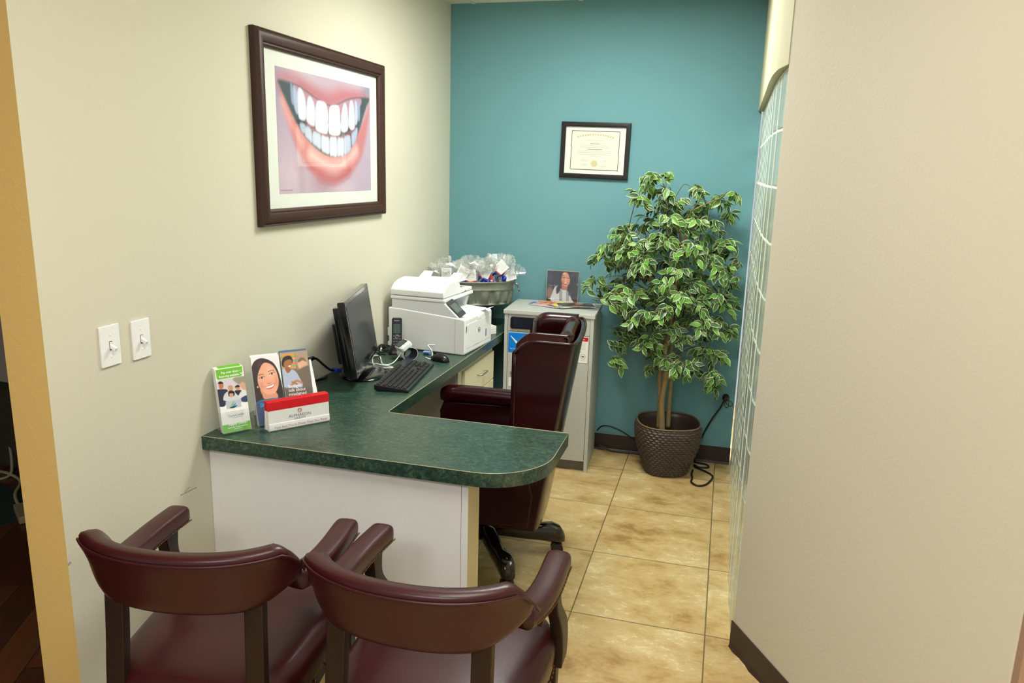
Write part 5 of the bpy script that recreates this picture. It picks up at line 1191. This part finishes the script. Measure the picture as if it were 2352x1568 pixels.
lettering(tr, [('Your Best You Is Closer Than You Think', 0.110, 0.0095, 0.0112)], mat('rose print', (186, 110, 116)), y=-0.0015)
for i in range(4):
    fo = thing('folder', ['front white folder with red top band and round logo in the low holder', 'red-topped folder stacked behind the front one in the low holder', 'red-topped folder stacked behind the front one in the low holder', 'rearmost red-topped folder in the low holder, poking out left'][i], 'folder', place3(-0.001 - 0.0035 * (i == 3) - 0.001 * (i == 2), 0.0040 + 0.0052 * i, 0.004), (R(-3), 0, a3), 'red-topped folders in the low holder')
    bm = NB(); box(bm, 0, 0.217, 0, 0.0042, 0, 0.0955 + 0.0012 * i); obj('card', bm, M_paper, fo, bevel=0.0012)
    bm = NB(); box(bm, -0.0003, 0.2173, -0.0004, 0.0044, 0.066, 0.0960 + 0.0012 * i); obj('red_band', bm, M_red, fo, bevel=0.001)
    if i == 0:
        lettering(fo, [('ALPHAEON', 0.110, 0.0335, 0.0135, 'CENTER', 1.15), ('CREDIT', 0.110, 0.0245, 0.0095, 'CENTER', 1.3)], mat('slate ink', (92, 96, 110)), y=-0.0006)
        bm = NB(); tube(bm, [(0.110 + 0.0068 * math.cos(2 * PI * k / 28), -0.0006, 0.0548 + 0.0068 * math.sin(2 * PI * k / 28)) for k in range(28)], 0.0015, 6, closed=True, flat=0.3); lg_ = obj('logo_ring', bm, mat('maroon print', (150, 20, 40)), fo)
        bm = NB(); tube(bm, [(0.110 + 0.0034 * math.cos(R(-60) + R(300) * k / 20), -0.0006, 0.0548 + 0.0034 * math.sin(R(-60) + R(300) * k / 20)) for k in range(21)], 0.0011, 6, flat=0.3); obj('logo_swirl', bm, M_red, lg_)

# ================================================================== TUB OF GIFT BAGS
TZ = DT + 0.132
bx = thing('storage_box', 'dark box under the galvanised tub in the corner behind the printer', 'box', (0.205, -0.225, DT), (0, 0, 0))
bm = NB(); box(bm, -0.115, 0.115, -0.105, 0.115, 0, 0.112); obj('box_body', bm, M_black, bx, bevel=0.004)
bm = NB(); box(bm, -0.119, 0.119, -0.109, 0.119, 0.112, 0.1315); obj('box_lid', bm, M_black, bx, bevel=0.004)
TA, TB = 0.236, 0.140
tb = thing('galvanised_tub', 'oval ribbed galvanised steel tub full of clear gift bags behind the printer', 'tub', (0.242, -0.248, TZ), (0, 0, R(24)))
def oval(k, n, a, b, p=0.85): t_ = 2 * PI * k / n; return (a * sgnpow(math.cos(t_), p), b * sgnpow(math.sin(t_), p))
NT = 144
bm = NB(); rings = []
for z_, sc_, rib in ((0.0, 0.90, 0), (0.004, 0.925, 0), (0.008, 0.905, 0), (0.014, 0.905, 1), (0.045, 0.93, 1), (0.075, 0.948, 1), (0.081, 0.95, 0), (0.085, 0.972, 0), (0.089, 0.976, 0), (0.093, 0.956, 0), (0.115, 0.972, 0), (0.124, 0.98, 0), (0.127, 1.006, 0), (0.131, 1.012, 0), (0.135, 1.004, 0), (0.134, 0.975, 0), (0.124, 0.966, 0), (0.08, 0.93, 0), (0.03, 0.89, 0), (0.006, 0.87, 0)):
    ring = []
    for k in range(NT):
        q_ = sc_ * (1 + (rib * 0.034 * math.cos(k * 2 * PI / 4 * 0.5)))
        x_, y_ = oval(k, NT, TA * q_, TB * q_ * 1.0); ring.append((x_, y_, z_))
    rings.append(ring)
loft(bm, rings); obj('tub_body', bm, M_zinc, tb, smooth=True)
for sx in (-1, 1):
    bm = NB(); lathe(bm, [(0.011, 0), (0.011, 0.003)], 14); bmesh.ops.transform(bm, verts=bm.verts[:], matrix=mt(sx * 0.2345, 0, 0.108) @ Matrix.Rotation(R(90) * sx, 4, 'Y')); lug = obj('handle_lug', bm, M_zinc, tb, smooth=True, autos=True)
    if sx == 1:
        bm = NB(); tube(bm, [(0.240, -0.026, 0.112), (0.250, -0.028, 0.104), (0.262, -0.024, 0.070), (0.264, 0, 0.064), (0.262, 0.024, 0.070), (0.250, 0.028, 0.104), (0.240, 0.026, 0.112)], 0.003, 8, sm=5); obj('handle', bm, M_chrome, tb, smooth=True)
    else:
        bm = NB(); tube(bm, [(-0.195, -0.115, 0.112), (-0.205, -0.120, 0.10), (-0.212, -0.118, 0.06), (-0.202, -0.124, 0.056), (-0.180, -0.138, 0.06), (-0.172, -0.136, 0.10), (-0.168, -0.130, 0.112)], 0.003, 8, sm=5); obj('handle', bm, mat('brass wire', (190, 160, 90), 0.3, metal=1), tb, smooth=True)
# gift bags: x,y in tub frame, height, lean x, lean y, card angle, label
rg = random.Random(21)
def gift_bag(x, y, hgt, lx, ly, card, item, label, cz=0.0, cs_=1.0):
    Rz = Matrix.Rotation(R(24), 3, 'Z'); p = Rz @ Vector((x, y, 0))
    g = thing('gift_bag', label, 'gift bag', (0.242 + p.x, -0.248 + p.y, TZ + 0.030), (R(ly), R(lx), R(24) * 0 + R(rg.uniform(-12, 12))), 'clear gift bags in the galvanised tub')
    bm = NB(); N_ = 26; rings = []; ph_ = rg.uniform(0, 6)
    for z_, r_, w_ in ((0.0, 0.024, 0.1), (0.02, 0.034, 0.14), (0.06, 0.040, 0.18), (0.095, 0.038, 0.22), (0.125, 0.030, 0.30), (0.145, 0.022, 0.34), (0.155, 0.017, 0.4), (0.175, 0.034, 0.55), (0.20, 0.052, 0.6), (0.225, 0.062, 0.62)):
        ring = []
        for k in range(N_):
            a_ = 2 * PI * k / N_; rr_ = r_ * (1 + w_ * math.sin(3 * a_ + ph_ + z_ * 30) * 0.6 + w_ * rg.uniform(-.5, .5))
            ring.append((rr_ * math.cos(a_), rr_ * math.sin(a_) * 0.8, z_ * hgt / 0.225 + rg.uniform(-1, 1) * 0.006 * (z_ > 0.1) + (0.018 * math.sin(2 * a_ + ph_) if z_ > 0.2 else 0)))
        rings.append(ring)
    loft(bm, rings, True, False); obj('cellophane', bm, M_cello, g)
    if card:
        cw, chh = 0.062 * cs_, 0.078 * cs_
        M_ = mt(0.0, -0.042, hgt * 0.76 + cz) @ Matrix.Rotation(R(card), 4, 'Y') @ Matrix.Rotation(R(-14), 4, 'X')
        bm = NB(); boxc(bm, (0, 0, 0), (cw, 0.0012, chh), M_); cd_ = obj('card', bm, M_paper, g)
        bm = NB(); V = [(-cw / 2, -chh * 0.20), (-cw * .1, -chh * 0.34), (cw / 2, -chh * 0.26), (cw / 2, -chh * 0.33), (-cw * .1, -chh * 0.40), (-cw / 2, -chh * 0.27)]
        prism(bm, V, -0.0011, -0.0006, 'y'); bmesh.ops.transform(bm, verts=bm.verts[:], matrix=M_); obj('orange_stripe', bm, M_orange, cd_)
        bm = NB(); prism(bm, [(-cw / 2, -chh * 0.27), (-cw * .1, -chh * 0.40), (cw / 2, -chh * 0.33), (cw / 2, -chh / 2), (-cw / 2, -chh / 2)], -0.0011, -0.0006, 'y'); bmesh.ops.transform(bm, verts=bm.verts[:], matrix=M_); obj('navy_corner', bm, M_navy, cd_)
        bm = NB()
        for k in range(6): scribble_line(bm, 0, chh * (0.38 - 0.085 * k), cw * 0.72, 0.0011, -0.0007, rg)
        bmesh.ops.transform(bm, verts=bm.verts[:], matrix=M_); obj('small_print', bm, M_inkg, cd_)
    bm = NB(); tube(bm, [(-0.016, -0.010, 0.055), (-0.010, -0.020, hgt * 0.46), (0.004, -0.026, hgt * 0.60), (0.020, -0.024, hgt * 0.54)], lambda t: 0.0095 - 0.003 * t, 8, sm=4); obj('blue_toothbrush', bm, M_bluep, g, smooth=True)
    bm = NB(); sphere(bm, (0.020, -0.014, hgt * 0.49), (0.016, 0.014, 0.020), 10, 8, Matrix.Rotation(0.5, 3, 'Y')); obj('blue_floss_box', bm, M_bluep, g, smooth=True)
    if item:
        bm = NB(); lathe(bm, [(0.0085, 0.05), (0.0085, hgt * 0.60), (0.0050, hgt * 0.64), (0.0048, hgt * 0.71)], 12, (0.028, -0.026)); tu = obj('red_tube', bm, M_redp, g, smooth=True, autos=True)
        bm = NB(); lathe(bm, [(0.0088, hgt * 0.52), (0.0088, hgt * 0.56)], 12, (0.028, -0.026)); obj('tube_label', bm, M_paper, tu)
bags = [(-0.175, -0.030, 0.205, -8, 6, 0, 0, 'clear gift bag at the far left end of the tub, against the cream wall'),
        (-0.130, -0.075, 0.195, -5, 10, 2, 1, 'clear gift bag in the front row, leftmost with an orange-edged card'),
        (-0.070, -0.085, 0.205, 2, 8, 24, 0, 'clear gift bag in the front row, second card from the left, tilted right'),
        (-0.012, -0.088, 0.185, 4, 10, -10, 0, 'clear gift bag in the front row whose card hangs lowest near the rim'),
        (0.055, -0.085, 0.205, 6, 8, 0, 0, 'clear gift bag without card in the front row, showing blue items'),
        (0.105, -0.070, 0.205, -4, 8, 30, 1, 'clear gift bag in the front row beside the upright red tube'),
        (0.155, -0.030, 0.235, 8, 2, 38, 0, 'tall clear gift bag with steeply tilted navy-cornered card near the right end'),
        (0.190, 0.010, 0.185, 20, 0, 50, 0, 'clear gift bag leaning out over the right end of the tub'),
        (-0.100, 0.040, 0.215, -4, -4, 0, 0, 'clear gift bag in the back row nearest the cream wall'),
        (-0.030, 0.055, 0.215, 0, -4, 0, 0, 'clear gift bag in the back row, in the middle of the tub'),
        (0.050, 0.055, 0.215, 3, -4, 20, 0, 'clear gift bag with a card in the back row right of the middle'),
        (0.115, 0.050, 0.230, 6, -4, 0, 0, 'clear gift bag in the back row nearest the right handle')]
for b_ in bags: gift_bag(b_[0] * 0.90, b_[1] * 0.55, *b_[2:])

# ================================================================== FICUS
PB = (1.378, -0.212)
bk_ = thing('basket_planter', 'dark brown woven basket planter on the tiled floor by the teal wall', 'planter', (*PB, 0), (0, 0, R(14)))
NU, NV = 288, 84
bm = NB(); rings = []
for j in range(NV + 1):
    f = j / NV; z_ = 0.004 + 0.282 * f; r_ = 0.118 + 0.062 * f ** 0.8 + 0.014 * math.sin(PI * f ** 1.6); r_ -= 0.010 * max(0, (f - 0.9) / 0.1) ** 2; ring = []
    row = j / 4.0; rw = abs(math.sin(PI * row))
    for k in range(NU):
        t_ = 2 * PI * k / NU; ph_ = (k / NU * 36 + 0.5 * (int(row) % 2) + 0.55 * (row % 1)); bump_ = 0.0105 * rw ** 0.8 * abs(math.sin(PI * ph_)) ** 0.8
        sq = (abs(math.cos(t_)) ** 3.2 + abs(math.sin(t_)) ** 3.2) ** (-1 / 3.2)
        rr_ = (r_ - 0.004) * (0.45 + 0.55 * sq) - 0.003 + bump_
        ring.append((rr_ * math.cos(t_), rr_ * math.sin(t_), z_))
    rings.append(ring)
def rimr(k, sc, z_):
    t_ = 2 * PI * k / NU; sq = (abs(math.cos(t_)) ** 3.2 + abs(math.sin(t_)) ** 3.2) ** (-1 / 3.2); rr_ = sc * (0.45 + 0.55 * sq); return (rr_ * math.cos(t_), rr_ * math.sin(t_), z_)
for sc_, z_ in ((0.172, 0.290), (0.165, 0.287), (0.160, 0.26), (0.145, 0.15), (0.14, 0.10)): rings.append([rimr(k, sc_, z_) for k in range(NU)])
loft(bm, rings); obj('woven_body', bm, M_basket, bk_, smooth=True)
bm = NB(); tube(bm, [rimr(k, 0.170, 0.290) for k in range(0, NU, 2)], 0.0045, 8, closed=True); obj('rim', bm, mat('worn rattan', (112, 96, 72), 0.5), bk_, smooth=True)
bm = NB(); loft(bm, [[rimr(k, 0.148, 0.155) for k in range(0, NU, 4)], [rimr(k, 0.148, 0.165) for k in range(0, NU, 4)]]); obj('dark_filling', bm, mat('dark moss', (34, 28, 20), 0.9), bk_)
fc = thing('ficus_tree', 'variegated artificial ficus tree standing in the woven basket', 'tree', (*PB, 0.166), (0, 0, 0))
FH = homog([(0, 0), (1191, 0), (1191, 1801), (0, 1801)])
def FX(X, Y):    # picture of the crown laid out on the plane of the trunk, metres
    u_, v_ = FH((X, Y)); return (0.812 + 0.912 * u_) * v_ + (0.881 + 0.973 * u_) * (1 - v_) - PB[0], (1.657 + 0.022 * u_) * v_ + (0.143 + 0.118 * u_) * (1 - v_) - 0.166
FY = 0.0
def trunk(pts, r0, r1):
    P = [Vector((FX(a, b)[0] - 0.0, y, FX(a, b)[1] + 0.0)) for a, b, y in pts]; bm = NB()
    kn = random.Random(int(pts[0][0]))
    tube(bm, P, lambda t: (r0 + (r1 - r0) * t) * (1 + 0.10 * math.sin(t * 37) * math.sin(t * 11)), 12, sm=8); return obj('trunk', bm, M_bark, fc, smooth=True), smooth_path(P, 8)
T1, Pa = trunk([(575, 1750, -0.02), (572, 1560, -0.02), (598, 1380, -0.02), (592, 1210, -0.01), (620, 1080, 0.0), (648, 900, 0.0), (668, 760, 0.01), (685, 620, 0.01), (700, 500, 0.0), (690, 420, 0.0), (660, 230, -0.02), (600, 150, -0.03)], 0.0170, 0.005)
T2, Pb = trunk([(548, 1750, 0.02), (556, 1560, 0.02), (556, 1390, 0.02), (570, 1220, 0.02), (568, 1010, 0.02), (520, 900, 0.0), (500, 770, -0.01), (485, 650, -0.02), (430, 470, -0.03), (350, 390, -0.03)], 0.0135, 0.003)
T3, Pc = trunk([(610, 1750, 0.03), (620, 1560, 0.03), (632, 1400, 0.03), (640, 1310, 0.03), (635, 1150, 0.02), (680, 900, 0.03), (760, 740, 0.04), (860, 640, 0.05), (960, 540, 0.05)], 0.0125, 0.003)
T4, Pd = trunk([(690, 510, 0.0), (722, 480, -0.01), (735, 400, -0.02), (760, 300, -0.03), (860, 240, -0.04), (960, 200, -0.04)], 0.008, 0.002)
allp = Pa[30:] + Pb[30:] + Pc[24:] + Pd
clusters = [(510, 80, 55), (590, 60, 30), (540, 150, 60), (440, 195, 55), (610, 170, 50), (750, 145, 60), (810, 160, 35), (650, 250, 90), (560, 300, 80), (750, 290, 90), (870, 250, 80), (960, 225, 50), (1050, 190, 35), (1020, 320, 50), (600, 400, 80), (700, 360, 80), (520, 360, 60), (850, 440, 80), (900, 350, 60), (560, 470, 60), (980, 480, 70), (1010, 560, 50), (420, 400, 45), (300, 410, 55), (270, 500, 70), (190, 580, 60), (330, 560, 70), (280, 650, 60), (460, 560, 55), (560, 540, 60), (740, 560, 40), (620, 650, 70), (860, 630, 80), (960, 640, 70), (1070, 620, 40), (1085, 720, 30), (800, 700, 70), (320, 740, 80), (400, 690, 60), (130, 740, 60), (170, 860, 65), (110, 890, 40), (300, 840, 80), (420, 830, 80), (540, 840, 60), (640, 760, 75), (600, 870, 60), (700, 930, 60), (880, 780, 80), (940, 860, 80), (820, 880, 80), (990, 900, 55), (300, 930, 75), (420, 970, 80), (500, 1040, 80), (330, 1010, 75), (210, 1070, 50), (250, 1150, 60), (340, 1120, 65), (440, 1110, 55), (280, 1250, 50), (760, 1000, 85), (880, 1000, 75), (970, 1060, 55), (800, 1100, 75), (700, 1090, 70), (600, 1050, 55), (540, 1150, 45), (530, 1220, 55), (520, 1310, 50), (620, 1250, 55), (720, 1240, 75), (790, 1210, 60), (870, 1170, 60), (940, 1220, 45), (720, 1370, 45), (890, 1330, 45), (910, 1390, 35), (900, 1465, 35), (780, 1300, 50), (700, 620, 45), (660, 540, 35), (820, 800, 60), (740, 820, 60), (480, 700, 40), (900, 560, 60), (640, 980, 60), (1000, 780, 40), (380, 1060, 50), (640, 330, 60), (240, 560, 50), (820, 350, 50), (160, 800, 40)]
LV = []; LF = []; LC = []
def add_leaf(p, d, up, ln, tone):
    d = d.normalized()
    tip = p + d * ln
    if tip.x < -0.33 and min(tip.z, p.z) < 0.765: return
    s_ = d.cross(up); s_ = s_.normalized() if s_.length > 1e-4 else Vector((1, 0, 0)); n_ = s_.cross(d); base = len(LV)
    prof_ = ((0.0, 0.0), (0.12, 0.26), (0.32, 0.46), (0.52, 0.47), (0.72, 0.33), (0.88, 0.13), (1.0, 0.0)); wd = ln * 0.50
    for f, w_ in prof_:
        c = p + d * (ln * f) + n_ * (-ln * 0.20 * f * f)
        for q_ in (-1, -0.5, 0, 0.5, 1):
            LV.append(tuple(c + s_ * (w_ * wd * q_) + n_ * (abs(q_) * w_ * wd * 0.30))); e_ = abs(q_)
            e2 = 0.92 if f > 0.95 or f < 0.03 else e_ * 0.92 + 0.0
            LC.append((max(e2, 0.0), tone, 0, 1))
    for i in range(6):
        for k in range(4): a_ = base + i * 5 + k; LF.append((a_, a_ + 1, a_ + 6, a_ + 5))
rl = random.Random(33); tw = NB()
front = [(rl.uniform(300, 930), rl.uniform(420, 1180), rl.uniform(55, 75)) for _ in range(26)]
clusters += front; NF = len(clusters) - len(front)
for ci, (X, Y, r_) in enumerate(clusters):
    cx, cz = FX(X, Y); rr_ = r_ / 2.905 / 420.0
    side = min(1, abs(cx) / 0.3)
    cy = rl.uniform(-0.20, 0.13) * (1 - 0.35 * side)
    if ci >= NF: cy = rl.uniform(-0.26, -0.12) * (1 - 0.3 * side)
    c = Vector((cx, cy, cz))
    best = min(allp, key=lambda q: (q - c).length + 0.6 * max(0, q.z - c.z + 0.05))
    mid = best.lerp(c, 0.55) + Vector((0, 0, min(0.03 + 0.10 * (best - c).length, 0.4 * (best - c).length)))
    pts_ = smooth_path([best, mid, c + Vector((0, 0, 0.012))], 6)
    tube(tw, pts_, lambda t: 0.0028 - 0.0018 * t, 5)
    nb_ = max(3, int(r_ / 10.5)); outd = Vector((cx, cy * 1.2, 0)); outd = outd.normalized() if outd.length > 0.02 else Vector((0, -1, 0))
    for b_ in range(nb_):
        a_ = rl.uniform(0, 2 * PI); e_ = c + Vector((math.cos(a_) * rr_ * 0.95, math.sin(a_) * rr_ * 0.8, rl.uniform(-1.0, 0.7) * rr_)) + outd * rr_ * 0.3
        e_.y = min(e_.y, 0.165); e_.x = min(e_.x, 0.290)
        m_ = c.lerp(e_, 0.5) + Vector((0, 0, 0.014)); tp = smooth_path([c, m_, e_], 4) if not (e_.z < 0.84 and c.x < -0.30) else smooth_path([Vector((-0.29, c.y, c.z)), m_, e_], 4); tube(tw, tp, 0.0009, 4)
        if e_.x < -0.36 and e_.z >= 0.60: e_.z = max(e_.z, 0.845)
        if e_.z < 0.84: e_.x = max(e_.x, -0.300)
        nl = rl.choice((4, 5, 5, 6))
        for k in range(nl):
            f = (k + 1) / nl; q_ = tp[min(len(tp) - 1, int(f * (len(tp) - 1)))]
            az = math.atan2(e_.y - c.y, e_.x - c.x) + rl.uniform(-1.6, 1.6); dp_ = rl.uniform(-1.15, 0.25) - 0.1
            d_l = Vector((math.cos(az) * math.cos(dp_), math.sin(az) * math.cos(dp_), math.sin(dp_)))
            upv = outd * rl.uniform(0.2, 1.0) + Vector((rl.uniform(-.5, .5), rl.uniform(-1.2, 0.0), rl.uniform(0.3, 1.0))); ln_ = rl.uniform(0.044, 0.064)
            if q_.y + PB[1] + d_l.y * ln_ > -0.02: d_l.y = -abs(d_l.y)
            if q_.z < 0.84 and q_.x < -0.27: d_l.x = abs(d_l.x)
            add_leaf(q_, d_l, upv, ln_, rl.random() ** 1.8)
me = bpy.data.meshes.new('foliage'); me.from_pydata(LV, [], LF)
ca = me.color_attributes.new('Col', 'FLOAT_COLOR', 'POINT'); ca.data.foreach_set('color', np.array(LC, dtype=np.float32).ravel())
link('foliage', me, M_leaf, fc, smooth=True)
obj('twigs', tw, mat('green brown twig', (92, 92, 56), 0.6), fc, smooth=True)

# ================================================================== OUTLET AND CORDS
oc = thing('wall_plug', 'round black plug in the teal wall right of the ficus', 'plug', (1.676, 0, 0.398))
bm = NB(); lathe(bm, [(0.020, 0), (0.020, 0.018), (0.014, 0.030), (0.009, 0.036)], 24); bmesh.ops.rotate(bm, verts=bm.verts[:], cent=(0, 0, 0), matrix=Matrix.Rotation(R(90), 3, 'X')); obj('plug_body', bm, M_rubber, oc, smooth=True, autos=True)
bm = NB(); tube(bm, [(0.008, -0.034, -0.006), (0.030, -0.040, -0.012), (0.038, -0.040, -0.030), (0.026, -0.040, -0.040), (0.008, -0.040, -0.028), (0.000, -0.040, -0.014), (-0.004, -0.040, -0.036), (0.006, -0.040, -0.050), (0.018, -0.040, -0.040), (0.014, -0.036, -0.012)], 0.0020, 6, sm=6); obj('cord_loop', bm, M_rubber, oc, smooth=True)
cable('extension_cable', 'black power cord from the wall plug down behind the basket and looping onto the tiles', [(1.670, -0.036, 0.392), (1.650, -0.040, 0.345), (1.610, -0.032, 0.270), (1.572, -0.016, 0.175), (1.548, -0.014, 0.10), (1.535, -0.022, 0.03), (1.535, -0.040, 0.006), (1.540, -0.050, 0.006), (1.600, -0.065, 0.006), (1.612, -0.110, 0.006), (1.560, -0.120, 0.006), (1.534, -0.100, 0.009), (1.548, -0.14, 0.008), (1.600, -0.175, 0.006), (1.640, -0.240, 0.006), (1.610, -0.360, 0.006), (1.565, -0.395, 0.006), (1.530, -0.355, 0.006), (1.533, -0.300, 0.006), (1.527, -0.240, 0.006), (1.530, -0.180, 0.006)], 0.0050, M_rubber)
cable('black_cable', 'black cord arching from behind the grey console to the basket', [(0.955, -0.018, 0.120), (0.985, -0.022, 0.152), (1.04, -0.024, 0.155), (1.12, -0.024, 0.125), (1.20, -0.024, 0.075), (1.27, -0.028, 0.03)], 0.0042, M_rubber)
cable('black_cable', 'black cord lying along the brown baseboard left of the basket', [(0.935, -0.012, 0.035), (0.990, -0.026, 0.026), (1.05, -0.030, 0.007), (1.14, -0.028, 0.006), (1.27, -0.024, 0.006)], 0.0055, M_rubber)

# ================================================================== SIDE ROOM (seen through the opening at far left)
sd = thing('side_room_desk', 'pale desk in the dim room beyond the ochre wall end', 'desk', (-1.95, -1.60, 0), (0, 0, R(-8)))
bm = NB(); box(bm, -0.9, 0.55, -0.02, 0.6, 0.60, 1.02); obj('desk_panel', bm, mat('dull white laminate', (150, 144, 132), 0.6), sd)
bm = NB(); box(bm, -0.85, 0.5, 0.25, 0.58, 0.0, 0.60); obj('desk_pedestal', bm, mat('dark olive panel', (60, 58, 40), 0.7), sd)
cable('tangled_cable', 'pale grey cable on the dark wood floor beyond the wall end', [(-2.2, -1.42, 0.10), (-2.08, -1.41, 0.010), (-1.90, -1.44, 0.010), (-1.76, -1.50, 0.010), (-1.66, -1.62, 0.010), (-1.56, -1.70, 0.012), (-1.46, -1.76, 0.014)], 0.008, mat('pale grey cable', (176, 168, 140), 0.5))
cable('tangled_cable', 'second pale cable curving up from the dark floor at the picture edge', [(-2.25, -1.2, 0.25), (-2.05, -1.30, 0.14), (-1.92, -1.40, 0.05), (-1.88, -1.46, 0.009), (-1.92, -1.52, 0.009), (-2.1, -1.5, 0.009)], 0.007, MATS['pale grey cable'])
pw = thing('power_strip', 'beige power strip on the dark wood floor beyond the wall end', 'power strip', (-1.43, -1.79, 0), (0, 0, R(-35)))
bm = NB(); box(bm, -0.09, 0.09, -0.025, 0.025, 0, 0.035); obj('strip_body', bm, mat('dull beige plastic', (150, 136, 104), 0.5), pw, bevel=0.005)
mt_ = thing('floor_mat', 'dark green mat on the wood floor in the dim side room', 'mat', (-1.85, -1.72, 0), (0, 0, R(-20)))
bm = NB(); box(bm, -0.45, 0.45, -0.16, 0.18, 0, 0.004); obj('mat_sheet', bm, mat('dark green mat', (30, 52, 44), 0.8), mt_)
# ceiling light panels (above the frame)
for n_, (x, y) in enumerate(((0.98, -1.16), (1.30, -3.30))):
    cl = thing('ceiling_light', ['square ceiling light panel above the office desk', 'ceiling light panel above the entry with the guest chairs'][n_], 'ceiling light', (x, y, H))
    sy_ = 0.30 if n_ == 0 else 0.58
    bm = NB(); box(bm, -0.31, 0.31, -sy_ - 0.01, sy_ + 0.01, -0.010, 0.0); obj('frame', bm, M_bar, cl)
    bm = NB(); box(bm, -0.285, 0.285, -sy_ + 0.015, sy_ - 0.015, -0.014, -0.010); obj('diffuser', bm, M_fixt, cl)
